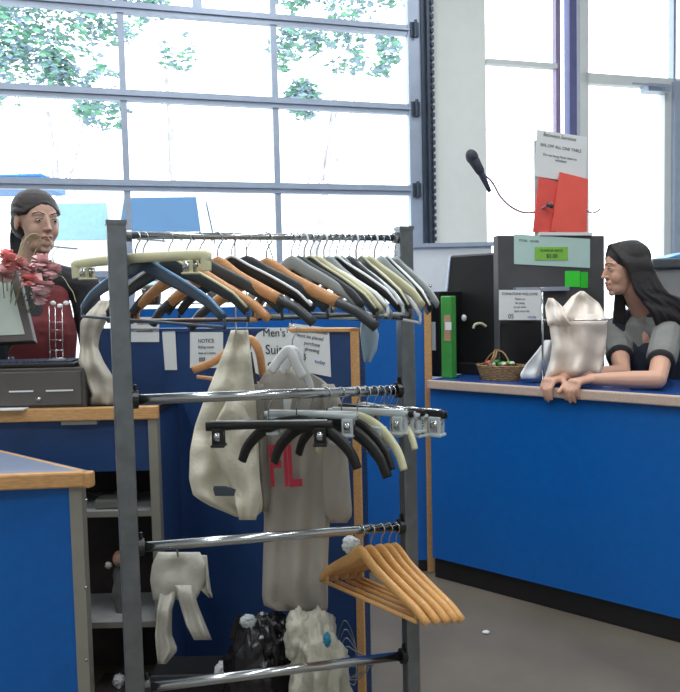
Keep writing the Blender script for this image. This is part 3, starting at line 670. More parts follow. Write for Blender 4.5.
# ---------------------------------------------------------------- clothes
M_jacket = mat('cream_canvas', (228, 224, 206), 0.85, var=0.06, bump=0.3, bscale=90)
M_shirt = mat('grey_jersey', (170, 165, 156), 0.9, var=0.06, bump=0.25, bscale=150)
M_print = mat('red_print', (190, 52, 74), 0.7)
t = empty('cream_jacket', P(225, 515, 2.0), 'cream canvas jacket hanging by its collar from the top rail', 'jacket')
bm = NB(); drape(bm, [(330, 231, 248), (345, 226, 250), (375, 214, 253), (400, 204, 256), (425, 195, 257), (450, 190, 259), (480, 189, 260), (495, 193, 262), (504, 205, 263), (511, 222, 262), (517, 236, 256)], 2.04, 0.075, 2.0, 0.012, seed=1, crumple=0.03)
obj('jacket_body', bm, M_jacket, t, True)
bm = NB(); drape(bm, [(398, 228, 240), (420, 216, 250), (445, 208, 256), (470, 222, 259), (495, 234, 262), (520, 239, 256)], 1.985, 0.04, 1.5, 0.01, 14, 24, seed=4, crumple=0.03)
obj('sleeve', bm, M_jacket, t, True)
bm = NB(); drape(bm, [(486, 214, 226), (489, 213, 236), (496, 215, 234)], 1.965, 0.006, 1, 0.001, 8, 6); obj('pocket_label', bm, mat('slate_patch', (74, 84, 96), 0.7), t)
bm = NB(); drape(bm, [(352, 246, 252), (400, 250, 260), (460, 256, 263), (505, 257, 268)], 2.1, 0.03, 1, 0.004, 10, 20, seed=3); obj('lining', bm, mat('dark_lining', (52, 50, 54), 0.8), t, True)
bm = NB(); c = rail_pt(0, t_for(0, 236)); p_ = P(236, 334, 2.02)
sweep(bm, spline([c + Vector((0, 0.0, 0.01)) + rn * -0.012, c + rn * -0.016 + Vector((0, 0, -0.02)), p_], 6), 0.0022, 6); obj('hanging_loop', bm, M_wht, t, True)

t = empty('grey_tshirt', P(300, 620, 2.08), 'long grey T-shirt with red lettering on a shiny white hanger', 'shirt')
bm = NB(); drape(bm, [(368, 268, 298), (376, 262, 318), (388, 256, 332), (402, 255, 338), (430, 258, 338), (470, 262, 334), (520, 264, 330), (560, 263, 328), (596, 262, 328), (606, 264, 328), (611, 276, 327)], 2.12, 0.07, 2.4, 0.010, 34, 44, seed=2)
obj('shirt_body', bm, M_shirt, t, True)
bm = NB(); drape(bm, [(384, 322, 334), (400, 322, 341), (430, 324, 345), (470, 322, 349), (510, 323, 352), (516, 327, 352), (523, 331, 347)], 2.08, 0.05, 1.2, 0.006, 14, 22, seed=5); obj('sleeve', bm, M_shirt, t, True)
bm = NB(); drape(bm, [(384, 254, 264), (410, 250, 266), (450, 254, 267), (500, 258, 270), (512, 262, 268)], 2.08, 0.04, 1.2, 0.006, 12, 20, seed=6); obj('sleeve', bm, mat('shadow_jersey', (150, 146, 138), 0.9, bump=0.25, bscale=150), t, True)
bm = NB(); drape(bm, [(399, 283, 292), (410, 284, 290), (418, 285, 290)], 2.055, 0.004, 1, 0.0, 8, 6); obj('size_tag', bm, M_paper, t)
for k, (ch, px) in enumerate((('F', 275), ('I', 286), ('L', 294))):
    text(ch, 0.165, M_print, t, P(px, 468, 2.045), Vector((0.99, 0.1, 0)), Vector((-0.06, 0, 1)).normalized(), name='printed_letter', extrude=0.001, bold=0.003, sx=0.5)
tt = t_for(0, 292)
hs = plastic(M_wht, 0.05, False, True); USED.add(hs.name)
tag(hs, 'shiny white hanger holding up the grey T-shirt', 'hanger'); hs.location = P(292, 330, 2.1); hs.rotation_euler = (0, 0, -0.25)
bm = NB(); c = rail_pt(0, tt); sweep(bm, [P(292, 328, 2.1) + Vector((0, 0, 0.012)), P(294, 300, 2.02), c + rn * -0.013 + Vector((0, 0, 0.004))], 0.0018, 6); obj('extension_wire', bm, M_chrome, hs, True)
bm = NB(); sweep(bm, spline([P(275, 372, 2.04), P(283, 360, 2.05), P(292, 350, 2.06), P(300, 362, 2.05), P(309, 377, 2.04)], 6), (0.006, 0.014), 10, side=(0, 1, 0)); obj('shoulder_collar', bm, M_wht, hs, True)

M_cloth = mat('white_cloth', (190, 188, 178), 0.85, bump=0.2)
t = empty('white_apron', P(180, 660, 2.2), 'off-white tied cloth hanging in strips behind the left rack post', 'cloth')
for rows, Yc, nm, sd in (([(552, 158, 200), (565, 152, 206), (580, 150, 206), (600, 153, 196)], 2.2, 'knot', 1), ([(555, 186, 207), (575, 188, 209), (590, 200, 211), (598, 209, 213)], 2.22, 'loose_end', 2),
                      ([(585, 175, 192), (605, 180, 198), (625, 186, 206), (640, 194, 212)], 2.18, 'cloth_strip', 3), ([(590, 160, 178), (610, 157, 172), (635, 155, 172), (650, 156, 178), (664, 158, 166)], 2.19, 'cloth_strip', 4)):
    bm = NB(); drape(bm, rows, Yc, 0.03, 1.5, 0.008, 16, 18, seed=sd, crumple=0.02); obj(nm, bm, M_cloth, t, True)
bm = NB(); sweep(bm, [P(178, 556, 2.2), P(176, 542, 1.8), rail_pt(2, t_for(2, 175))], 0.003, 6); obj('tie', bm, M_cloth, t, True)
bm = NB(); drape(bm, [(318, 361, 374), (335, 360, 379), (350, 362, 377), (362, 364, 371)], 2.0, 0.02, 1.5, 0.006, 12, 16, seed=9); tag(obj('plastic_cover', bm, mat('pale_blue_film', (170, 196, 214), 0.3), smooth=True), 'scrap of pale blue plastic film hanging from the tip of the longest wooden hanger', 'plastic film')
bm = NB(); bagmesh(bm, P(351, 545, 1.95), (0.025, 0.015, 0.025), 3, 0.5); tag(obj('size_divider', bm, M_wht, smooth=True), 'crumpled white plastic piece under the third rail, left of the wooden hangers', 'plastic scrap')
# loose wooden bar ends behind the jacket
t = empty('wooden_hanger', P(212, 365, 2.15), 'tilted wooden hanger seen left of the cream jacket', 'hanger')
bm = NB(); sweep(bm, spline([P(193, 370, 2.16), P(215, 361, 2.14), P(236, 345, 2.12), P(250, 339, 2.12), P(259, 352, 2.12), P(263, 376, 2.13)], 6), (0.006, 0.012), 10, side=(0, 1, 0)); obj('hanger_arms', bm, M_wood, t, True)
bm = NB(); sweep(bm, [P(197, 377, 2.16), P(262, 384, 2.14)], 0.006, 8); obj('trouser_bar', bm, M_wood, t, True)
bm = NB(); sweep(bm, spline([P(247, 342, 2.12), P(247, 320, 2.05), rail_pt(0, t_for(0, 247)) + rn * -0.013], 5), 0.0018, 6); obj('hook', bm, M_chrome, t, True)

# ---------------------------------------------------------------- bags on the floor under the rack
M_bag = mat('black_bag_plastic', (24, 24, 28), 0.22, bump=0.3, bscale=30)
M_silver = mat('silvery_plastic', (186, 184, 170), 0.28, var=0.1, bump=0.4, bscale=40)
c = P(262, 668, 2.15)
t = empty('black_bag', (c.x, c.y, 0), 'tall black plastic bag slumped on the floor behind the bottom rail', 'bag')
bm = NB(); bagmesh(bm, (c.x, c.y, 0.225), (0.115, 0.11, 0.235), 4, 0.32, 6); bagmesh(bm, (c.x + 0.05, c.y - 0.03, 0.37), (0.055, 0.06, 0.1), 6, 0.4); obj('bag_body', bm, M_bag, t, True)
bm = NB(); sweep(bm, spline([P(232, 640, 2.08), P(238, 618, 2.08), P(248, 622, 2.06), P(252, 650, 2.04)], 6), (0.008, 0.002), 8); obj('bag_handle', bm, M_bag, t, True)
c = P(316, 665, 2.0)
t = empty('silver_bag', (c.x, c.y, 0), 'crumpled silvery white plastic bag with a blue mark beside the black bag', 'bag')
bm = NB(); bagmesh(bm, (c.x + 0.01, c.y, 0.27), (0.082, 0.075, 0.26), 8, 0.38, 7, 5); bagmesh(bm, (c.x - 0.045, c.y + 0.01, 0.44), (0.04, 0.04, 0.09), 9, 0.4); obj('bag_body', bm, M_silver, t, True)
bm = NB(); bagmesh(bm, P(327, 640, 1.945), (0.010, 0.01, 0.022), 2, 0.5); obj('blue_mark', bm, mat('teal_print', (40, 128, 160), 0.4), t, True)
c = P(248, 621, 2.02); bm = NB(); bagmesh(bm, c, (0.022, 0.015, 0.018), 5, 0.6); tag(obj('clear_wrapper', bm, M_clear, smooth=True), 'crumpled clear wrapper on top of the black bag', 'wrapper')
c = P(345, 648, 2.2); t = empty('wire_hangers', (c.x, c.y, 0), 'tangle of grey wire hangers right of the silvery bag', 'hanger')
for k in range(4):
    bm = NB(); a = 0.4 * k; sweep(bm, spline([c + Vector((-0.03, 0.02 * k, -0.08 + 0.02 * k)), c + Vector((0, 0.02 * k, 0.02 * k)), c + Vector((0.03, 0.02 * k, -0.01)), c + Vector((0.09 - 0.02 * k, 0, -0.05 - 0.02 * k)), c + Vector((0.0, 0, -0.1))], 5), 0.002, 6); obj('wire', bm, M_steel, t, True)
c = P(200, 690, 2.3); bm = NB(); box(bm, c.x - 0.16, c.x + 0.2, 2.28, 2.42, 0, 0.2); tag(obj('black_tote', bm, M_black, bevel=0.01), 'low black tote box in the shade behind the bottom rail', 'box')
c = P(222, 668, 2.25); bm = NB(); bagmesh(bm, (c.x, c.y, 0.23), (0.022, 0.02, 0.03), 5, 0.6); tag(obj('paper_scrap', bm, M_paper, smooth=True), 'crumpled paper scrap on the black tote box', 'paper')
c = PZ(486, 633, 0.002); bm = NB(); bagmesh(bm, (c.x, c.y, 0.006), (0.016, 0.012, 0.006), 7, 0.5); tag(obj('paper_scrap', bm, M_paper, smooth=True), 'tiny white scrap lying on the bare floor before the long counter', 'paper')

# ---------------------------------------------------------------- things on the checkout counter and its shelves
t = empty('cash_drawer', P(30, 406, 2.52), 'dark grey cash drawer with two media slots on the checkout counter', 'cash drawer')
x0, x1 = P(-50, 390, 2.47).x, P(85, 390, 2.47).x; zt_ = P(40, 368, 2.47).z
bm = NB(); box(bm, x0, x1, 2.47, 2.66, zC + 0.001, zt_); obj('drawer_case', bm, mat('drawer_grey', (78, 74, 72), 0.45), t, bevel=0.004)
bm = NB(); box(bm, x0 + 0.012, x1 - 0.01, 2.462, 2.472, zC + 0.012, zt_ - 0.012); d_ = obj('drawer_front', bm, mat('drawer_front_grey', (88, 84, 82), 0.45), t, bevel=0.002)
for a, b in ((-30, -5), (9, 33), (46, 73)):
    z = P(40, 391, 2.46).z; bm = NB(); box(bm, P(a, 391, 2.46).x, P(b, 391, 2.46).x, 2.459, 2.463, z - 0.0025, z + 0.0025); obj('media_slot', bm, M_wht, d_)
bm = NB(); ellip(bm, P(39, 399, 2.46), (0.009, 0.004, 0.006), seg=12); obj('key_lock', bm, M_chrome, d_, True)
t = empty('keyboard', P(30, 364, 2.52), 'black keyboard lying on the cash drawer below the screen', 'keyboard')
bm = NB(); x1k = P(77, 362, 2.5).x; x0k = x1k - 0.44; box(bm, x0k, x1k, 2.475, 2.62, zt_ + 0.001, zt_ + 0.016); obj('keyboard_case', bm, M_blk, t, bevel=0.004)
bm = NB()
for j in range(5):
    for i in range(18): box(bm, x0k + 0.012 + i * 0.0232, x0k + 0.031 + i * 0.0232, 2.485 + j * 0.025, 2.505 + j * 0.025, zt_ + 0.016, zt_ + 0.022)
k_ = obj('keys', bm, mat('key_caps', (52, 62, 84), 0.4), t); k_['kind'] = 'stuff'
t = empty('monitor', P(0, 352, 2.62), 'dark framed monitor with pale screen at the left edge, above the keyboard', 'monitor')
def quadslab(q, t_, n):
    bm = NB(); hexa(bm, [v + n * t_ for v in q] + q); return bm
tl, tr, br, bl = P(-75, 262, 2.7), P(16, 263, 2.7), P(34, 341, 2.58), P(-57, 345, 2.58)
nn = (br - bl).cross(tr - br).normalized(); nn = nn if nn.y > 0 else -nn
obj('casing', quadslab([bl, br, tr, tl], 0.035, nn), mat('monitor_brown', (66, 58, 58), 0.4), t, bevel=0.004)
g_ = lambda a, b: bl + (br - bl) * a + (tl - bl) * b - nn * 0.002
obj('screen', quadslab([g_(0.07, 0.08), g_(0.92, 0.08), g_(0.92, 0.94), g_(0.07, 0.94)], 0.001, nn), mat('screen_pale', (140, 150, 144), 0.3, emit=(150, 160, 155), estr=0.25), t)
bm = NB(); c = (bl + br) / 2; box(bm, c.x - 0.03, c.x + 0.03, 2.635, 2.66, zt_ + 0.01, c.z + 0.06); box(bm, c.x - 0.1, c.x + 0.1, 2.625, 2.67, zt_ + 0.001, zt_ + 0.012); obj('monitor_stand', bm, M_blk, t)
bm = NB(); box(bm, P(-10, 410, 2.46).x, P(28, 410, 2.46).x, 2.425, 2.468, zC + 0.002, zC + 0.006); tag(obj('receipt_paper', bm, M_paper), 'thin white slip on the counter edge in front of the cash drawer', 'paper')
# flowers
M_petal = mat('pink_petal', (250, 205, 208), 0.6, var=0.15); M_petal2 = mat('coral_petal', (244, 168, 166), 0.6, var=0.15); M_stem = mat('stem_green', (108, 128, 84), 0.6)
vb = Vector((P(10, 400, 2.76).x, 2.76, zC + 0.0)); vb.y = 2.725
t = empty('flower_vase', vb, 'bunch of pink carnations with long grass blades behind the monitor', 'flowers')
bm = NB(); sweep(bm, [(vb.x, vb.y, zC + 0.001), (vb.x, vb.y, zC + 0.02), (vb.x, vb.y, zC + 0.06), (vb.x, vb.y, zC + 0.16)], [0.035, 0.04, 0.045, 0.04], 16); obj('vase', bm, mat('vase_dark', (44, 52, 60), 0.2), t, True)
top = Vector((vb.x, vb.y, zC + 0.15))
for k, (px, py, r_, m_) in enumerate([(12, 262, 0.024, M_petal2), (2, 275, 0.026, M_petal), (27, 268, 0.024, M_petal), (43, 285, 0.026, M_petal), (42, 262, 0.022, M_petal), (51, 270, 0.022, M_petal), (30, 280, 0.022, M_petal2), (6, 256, 0.02, M_petal2), (40, 296, 0.02, M_petal)]):
    c = P(px, py, 2.56 + 0.02 * (k % 3)); bm = NB(); rr = random.Random(k); r_ *= 1.25
    for j in range(46):
        a = Vector((rr.gauss(0, 1), rr.gauss(0, 1), rr.gauss(0, 0.7))).normalized(); x, y = frame_of(a); s = r_ * (0.5 + 0.3 * rr.random())
        v0 = c + a * r_ * 0.15; tip = c + a * r_ * (0.85 + 0.4 * rr.random())
        q = [v0 - x * s * .2, v0 + x * s * .2, tip + x * s * 0.75 + y * s * 0.15, tip + a * s * 0.2, tip - x * s * 0.75 - y * s * 0.15]
        f = [bm.verts.new(v) for v in q]; g2 = [bm.verts.new(v + y * 0.0008) for v in q]; bm.faces.new(f); bm.faces.new(g2[::-1])
    fl = obj('blossom', bm, m_, t)
    bm = NB(); sweep(bm, spline([top, (top + c) / 2 + Vector((0, 0.02, 0.02)), c], 5), 0.0018, 6); obj('stem', bm, M_stem, fl, True)
for pts in ([(22, 275), (20, 250), (30, 238), (46, 236), (52, 243)], [(50, 275), (52, 256), (60, 246)], [(20, 285), (40, 240), (28, 236), (16, 262)], [(52, 280), (70, 288), (76, 302)], [(14, 280), (26, 250), (36, 236)]):
    bm = NB(); sweep(bm, spline([top] + [P(a, b, 2.6 - 0.02 * i) for i, (a, b) in enumerate(pts)], 5), (0.0022, 0.0008), 6); obj('grass_blade', bm, mat('pale_grass', (150, 152, 110), 0.6), t, True)
t = empty('wire_display', P(58, 366, 2.5), 'small silver wire display stand beside the monitor', 'display stand')
bm = NB()
for px in (50, 56, 63): sweep(bm, [P(px, 360, 2.52), P(px - 1, 306, 2.52)], 0.0015, 6)
for py in (322, 330, 340, 350, 358): sweep(bm, [P(50, py, 2.52), P(64, py, 2.52)], 0.0012, 6)
obj('wire_grid', bm, M_chrome, t, True)
bm = NB(); box(bm, P(49, 360, 2.5).x, P(66, 360, 2.5).x, 2.5, 2.56, zt_ + 0.022, zt_ + 0.028); obj('base', bm, M_chrome, t)
for px, py in ((53, 303), (60, 306), (66, 303)):
    bm = NB(); bagmesh(bm, P(px, py, 2.52), (0.01, 0.008, 0.008), px, 0.5, 7, 2); obj('tag', bm, M_wht, t)  # sparkles at the wire stand, shaped as small white bits
t = empty('grocery_bag', P(97, 405, 2.5), 'limp greyish white plastic bag standing by the cash drawer', 'bag')
bm = NB(); drape(bm, [(300, 100, 110), (312, 88, 112), (322, 80, 106), (335, 80, 100), (348, 80, 98), (362, 78, 104), (378, 84, 114), (395, 92, 119), (405, 90, 119)], 2.52, 0.07, 1.6, 0.010, 20, 30, seed=3, crumple=0.03); obj('bag_body', bm, mat('greyish_bag_plastic', (178, 172, 160), 0.4, bump=0.2), t, True)
bm = NB(); ellip(bm, P(91, 402, 2.5), (0.006, 0.006, 0.018), seg=10); obj('bag_corner', bm, M_dark, t, True)
bm = NB(); zsh = P(110, 624, YC + .05).z + 0.006; c = Vector((P(121, 600, YC + 0.14).x, YC + 0.14, zsh))
t = empty('rag_doll', c, 'grey cloth doll slumped on the lower shelf of the checkout counter', 'doll')
bagmesh(bm, c + Vector((0, 0, 0.08)), (0.028, 0.03, 0.1), 3, 0.3); obj('doll_body', bm, mat('grey_doll_cloth', (112, 112, 110), 0.9), t, True)
bm = NB(); ellip(bm, c + Vector((0.005, -0.02, 0.2)), (0.022, 0.022, 0.028)); obj('doll_head', bm, mat('peach_cloth', (184, 148, 124), 0.8), t, True)
bm = NB(); bagmesh(bm, c + Vector((-0.03, -0.03, 0.18)), (0.012, 0.012, 0.012), 3, 0.4); obj('doll_hand', bm, M_cloth, t, True)
zsh = P(110, 513, YC + .05).z + 0.006
bm = NB(); box(bm, P(92, 505, 2.5).x, P(128, 505, 2.5).x, YC + 0.07, YC + 0.2, zsh, zsh + 0.035); tag(obj('folded_bags', bm, mat('grey_bag_stack', (104, 104, 100), 0.7), bevel=0.008), 'flat grey pile of folded bags on the upper shelf of the checkout counter', 'bags')
bm = NB(); c = PZ(118, 682, 0.28); bagmesh(bm, (P(119, 681, YC + 0.1).x, YC + 0.1, P(119, 681, YC + 0.1).z), (0.02, 0.02, 0.025), 9, 0.6)
tag(obj('crumpled_tissue', bm, M_paper, smooth=True), 'crumpled tissue on the brown box under the checkout counter', 'paper')
zz = P(119, 681, YC + 0.1).z - 0.02
bm = NB(); box(bm, P(96, 690, YC + .1).x, P(143, 690, YC + .1).x, YC + 0.06, YC + 0.2, 0, zz); tag(obj('storage_box', bm, mat('dark_brown_box', (58, 50, 46), 0.7)), 'dark brown box on the floor under the checkout counter', 'box')

# ---------------------------------------------------------------- things on and behind the long counter
def CT(px, d, z=None):
    p = onplane(px, 395, cA, cu, -d); return Vector((p.x, p.y, HC if z is None else z))
IN = -cn
def zpx(p, py): 
    """height at plan point p that shows at row py"""
    lo, hi = -1, 5
    for _ in range(30):
        m = (lo + hi) / 2
        if proj((p.x, p.y, m))[1] > py: lo = m
        else: hi = m
    return (lo + hi) / 2
def cbox(bm, px0, px1, d, dep, z0, z1, mi=0):
    a, b = CT(px0, d), CT(px1, d); prism(bm, [a, b, b + IN * dep, a + IN * dep], z0, z1, mi); return a, b
def vbox(bm, px0, px1, Y, dep, z0, z1): 
    a, b = P(px0, 300, Y).x, P(px1, 300, Y).x; box(bm, a, b, Y, Y + dep, z0, z1)
M_board = mat('dark_grey_board', (76, 76, 80), 0.6)
t = empty('white_cabinet', P(450, 300, 4.75), 'pale white storage cabinet behind the black register screen', 'cabinet')
z1 = P(450, 247, 4.7).z
bm = NB(); vbox(bm, 405, 492, 4.7, 0.4, 0, z1); obj('cabinet_body', bm, mat('cabinet_white', (216, 222, 226), 0.4, var=0.02), t)
bm = NB(); vbox(bm, 403, 494, 4.68, 0.44, z1, z1 + 0.025); obj('cabinet_top', bm, M_alu, t)
zm = P(450, 293, 4.7).z; bm = NB(); vbox(bm, 405, 492, 4.685, 0.015, zm - 0.02, zm); obj('drawer_seam', bm, M_alu, t)
bm = NB(); ellip(bm, P(430, 286, 4.68), (0.012, 0.012, 0.012), seg=10); obj('knob', bm, M_chrome, t, True)
# black register screen
a = CT(440, 0.32); b = CT(500, 0.32)
t = empty('register_screen', (a + b) / 2, 'large black register screen seen from behind, next to the green binder', 'monitor')
zt2 = zpx(a, 256); q = [CT(441, 0.3, HC + 0.05), CT(502, 0.3, HC + 0.05), CT(502, 0.34, zt2), CT(452, 0.34, zt2)]
obj('casing', quadslab(q, 0.09, IN), M_blk, t, bevel=0.01)
bm = NB(); sweep(bm, [q[0] - IN * 0.004, q[3] - IN * 0.004], 0.006, 8); obj('lit_side_edge', bm, M_alu, t, True)  # pale strip added for the light along the black casing's left edge
bm = NB(); cbox(bm, 455, 498, 0.28, 0.24, HC, HC + 0.06); obj('base', bm, M_black, t, bevel=0.006)
for px, py in ((456, 318), (465, 318)):
    bm = NB(); ellip(bm, CT(px, 0.29, zpx(CT(px, 0.3), py)), (0.014, 0.01, 0.018), seg=12); obj('port', bm, M_wht, t, True)
bm = NB(); pp = CT(480, 0.27); z_ = zpx(pp, 326); sweep(bm, spline([Vector((pp.x - 0.03, pp.y, z_ - 0.012)), Vector((pp.x - 0.02, pp.y, z_ + 0.008)), Vector((pp.x + 0.01, pp.y, z_ + 0.012)), Vector((pp.x + 0.035, pp.y, z_ - 0.004))], 5), 0.007, 8); obj('cable_plug', bm, M_cream, t, True)
a = CT(416, 0.16)
t = empty('file_holder', CT(425, 0.2), 'black file holder with white papers beside the green binder', 'file holder')
bm = NB(); zt3 = zpx(CT(425, 0.2), 292); cbox(bm, 418, 441, 0.12, 0.22, HC, zt3); obj('holder', bm, M_blk, t, bevel=0.005)
for x0_, x1_ in ((424, 429), (432, 436)):
    bm = NB(); pq = CT(425, 0.115); cbox(bm, x0_, x1_, 0.112, 0.006, zpx(pq, 350), zpx(pq, 322)); obj('paper_sheet', bm, M_paper, t)
t = empty('green_binder', CT(448, 0.12), 'upright green binder at the left end of the long counter', 'binder')
pq = CT(447, 0.08); bm = NB(); cbox(bm, 441.5, 452, 0.08, 0.05, HC, zpx(pq, 296)); obj('binder_cover', bm, mat('binder_green', (62, 146, 66), 0.4), t, bevel=0.006)
bm = NB(); cbox(bm, 445, 451, 0.077, 0.004, zpx(pq, 341), zpx(pq, 315)); obj('spine_label', bm, mat('label_tan', (178, 140, 116), 0.7), t)
bm = NB(); cbox(bm, 446, 452, 0.075, 0.004, zpx(pq, 330), zpx(pq, 322)); obj('spine_label', bm, M_paper, t)
# dark display board
Dp = CT(552, 0.3); Dp.y += 0.1; Dp.z = 0; BU = WU; BN = WN
def bslab(bm, px0, px1, z0, z1, t_, off=0.0):
    a, b = onplane(px0, 300, Dp, BU), onplane(px1, 300, Dp, BU); slab(bm, a, b, z0, z1, t_, off)
pq = Vector((Dp.x, Dp.y, 0)); zb = zpx(pq, 235.5)
t = empty('display_board', (Dp.x, Dp.y, HC), 'tall dark grey board on the counter behind the white bag, carrying signs', 'board')
bm = NB(); bslab(bm, 498.5, 604.5, HC + 0.02, zb, 0.05); obj('board_panel', bm, M_board, t, bevel=0.004)
bm = NB(); bslab(bm, 501, 600, HC + 0.001, HC + 0.03, 0.1, 0.02); obj('board_foot', bm, M_black, t)
zl = zpx(pq, 318); bm = NB(); bslab(bm, 500, 562, HC + 0.03, zl - 0.02, 0.02, 0.012); obj('lower_panel', bm, M_blk, t)
bm = NB(); bslab(bm, 513, 566, zpx(pq, 291), zpx(pq, 287), 0.03, 0.03); obj('ledge', bm, M_alu, t)
def dpaper(*a, **k): return paper(*a[:5], Dp, BU, 0.004, *a[5:], **k)
dpaper('header_sign', 514, 236, 590, 267, 'wide pale aqua sign strip with a green price label, along the top of the board', 'sign',
       [(529, 241, 'STORE   HOURS', 2.2, None)], m=mat('aqua_card', (182, 212, 208), 0.6, var=0.02), corners=[(514, 264), (590, 268), (590, 239), (514, 234)])
paper('price_label', 535, 247, 568, 260, Dp, BU, 0.0075, 'green label reading Change Back, on the pale aqua sign strip', 'label', [(551.5, 250.5, 'CHANGE BACK', 2.6, M_inkd), (552, 256, '$5.00', 4, M_inkd)], m=mat('label_green', (134, 196, 78), 0.6))
M_note = mat('neon_green_paper', (62, 216, 62), 0.7)
dpaper('sticky_note', 565, 271, 580, 287, 'wider neon green sticky note below the aqua sign strip', 'sticky note', m=M_note)
dpaper('sticky_note', 580.5, 272, 588, 288, 'narrow neon green sticky note touching the wider one', 'sticky note', m=mat('neon_green_paper_b', (50, 200, 54), 0.7))
paper('counter_sign', 499, 290, 541, 320, Dp, BU, 0.035, 'white fine print sign before the dark board, beside the thin metal stand', 'sign',
      [(520, 294, 'DONATIONS WELCOME', 2.6, M_inkd), (520, 299, 'Thank you', 2, None), (520, 303, 'for giving', 2, None), (520, 307, 'to our store', 2, None), (522, 311, 'open every day', 2, None), (511, 316.5, '05', 4.6, M_inkd), (532, 317, 'charity', 2.6, M_inkb)], m=M_paper)
# notice stand above the board
Np = Dp - BN * 0.01
t = empty('notice_stand', (Np.x, Np.y, zb), 'slim clear upright behind the white notice and the coral folders', 'stand')
bm = NB(); slab(bm, onplane(536, 200, Np, BU), onplane(588, 200, Np, BU), zb, zpx(Np, 140), 0.008, -0.01); obj('backing_sheet', bm, mat('backing_white', (196, 204, 208), 0.5), t)
bm = NB(); slab(bm, onplane(538, 200, Np, BU), onplane(590, 200, Np, BU), zb, zb + 0.015, 0.035, 0.02); obj('base', bm, M_paper, t)
paper('notice', 536, 132, 587, 182, Np, BU, 0.0, 'white printed notice above the coral folders, against the bright window', 'sign',
      [(560, 137, 'Between Services', 3.6, None), (561, 148, '50% OFF ALL ONE TABLE', 2.9, None), (560, 157, 'Do not hang these items in', 2.4, None), (561, 161, 'window', 2.8, None)],
      corners=[(534.5, 176), (586, 184), (587, 137), (537, 129.5)], m=M_paper)
M_coral = mat('coral_card', (236, 96, 84), 0.6, var=0.03)
paper('coral_folder', 534, 176, 556, 232, Np, BU, 0.008, 'left coral folder, partly behind the wider coral folder', 'folder', corners=[(533, 232), (556, 233), (557, 181), (539, 177)], m=mat('coral_card_deep', (226, 86, 78), 0.6), th=0.004)
paper('coral_folder', 552, 173, 588, 234, Np, BU, 0.018, 'wider coral folder in front, right half below the white notice', 'folder', corners=[(551, 231), (587, 235), (588, 179), (560, 172)], m=M_coral, th=0.005)
# microphone on its lead
MY = Np.y + 0.0
t = empty('microphone', P(552, 206, MY - 0.03), 'black microphone on a thin curved lead left of the coral folders', 'microphone')
hd = P(472, 157, MY); h1 = P(480, 171, MY); h2 = P(490, 192, MY)
bm = NB(); ellip(bm, hd, (0.03, 0.03, 0.038), Matrix.Rotation(math.radians(-25), 3, 'Y')); capsule(bm, hd + (h1 - hd) * 0.3, h1, 0.027, 0.022); obj('microphone_head', bm, mat('mic_foam', (48, 52, 66), 0.7, bump=0.5), t, True)
bm = NB(); sweep(bm, [h1 - (h2 - h1) * 0.2, h1, h2], [0.021, 0.018, 0.009], 14); obj('microphone_body', bm, mat('mic_body', (64, 70, 90), 0.35), t, True)
bm = NB(); sweep(bm, spline([h1, P(492, 182, MY), P(500, 196, MY), P(510, 206, MY), P(522, 212, MY), P(534, 212, MY), P(546, 206, MY - 0.02), P(552, 203, MY - 0.04)], 6), 0.005, 8); obj('lead', bm, mat('mauve_lead', (150, 120, 140), 0.4), t, True)
bm = NB(); sweep(bm, [P(547, 204, MY - 0.035), P(553, 207, MY - 0.035)], 0.01, 10); obj('clip', bm, M_dark, t, True)
bm = NB(); sweep(bm, spline([P(586, 210, MY), P(592, 213, MY), P(598, 211, MY), P(600, 209, MY)], 5), 0.004, 8); obj('lead_end', bm, mat('mauve_lead', (150, 120, 140)), t, True)
# basket
pb = CT(501, 0.16); t = empty('wicker_basket', pb, 'small wicker basket holding green candy between the register screen and the white bag', 'basket')
M_wick = mat('wicker', (150, 120, 82), 0.7, var=0.3, scale=60); uu = cu
def ring(z, ra, rb, n=32, w=0.0): return [pb + uu * (ra * math.cos(2 * PI * k / n)) + IN * (rb * math.sin(2 * PI * k / n)) + Vector((0, 0, z + w * math.sin(k * PI))) for k in range(n + 1)]
bm = NB()
for j in range(9): z = 0.004 + j * 0.008; f = 0.82 + 0.22 * j / 8; sweep(bm, [p + (p - pb).normalized() * (0.002 * (-1) ** (k + j)) for k, p in enumerate(ring(z, 0.115 * f, 0.075 * f))], 0.0042, 6)
for k in range(20): sweep(bm, [ring(0, 0.093, 0.062, 20)[k], ring(0.075, 0.12, 0.078, 20)[k]], 0.002, 6)
prism(bm, [p for p in ring(0.002, 0.09, 0.06, 24)[:-1]], HC + 0.001, HC + 0.005); obj('woven_wall', bm, M_wick, t)
bm = NB(); 
for dd in (-0.006, 0.006): sweep(bm, spline([pb + IN * (-0.075) + Vector((0, 0, 0.07)) + uu * (dd - 0.02), pb + IN * -0.06 + Vector((0, 0, 0.115)) + uu * dd, pb + Vector((0, 0, 0.14)) + uu * (dd - 0.02), pb + IN * 0.06 + Vector((0, 0, 0.115)) + uu * dd, pb + IN * 0.075 + Vector((0, 0, 0.07)) + uu * dd], 5), 0.004, 7)
sweep(bm, spline([pb + uu * (-0.09) + Vector((0, 0, 0.07)), pb + uu * -0.05 + Vector((0, 0, 0.12)), pb + Vector((0, 0, 0.135)), pb + uu * 0.03 + Vector((0, 0, 0.11)), pb + uu * 0.05 + Vector((0, 0, 0.07))], 5), 0.004, 7)
obj('handle', bm, M_wick, t, True)
rr = random.Random(4)
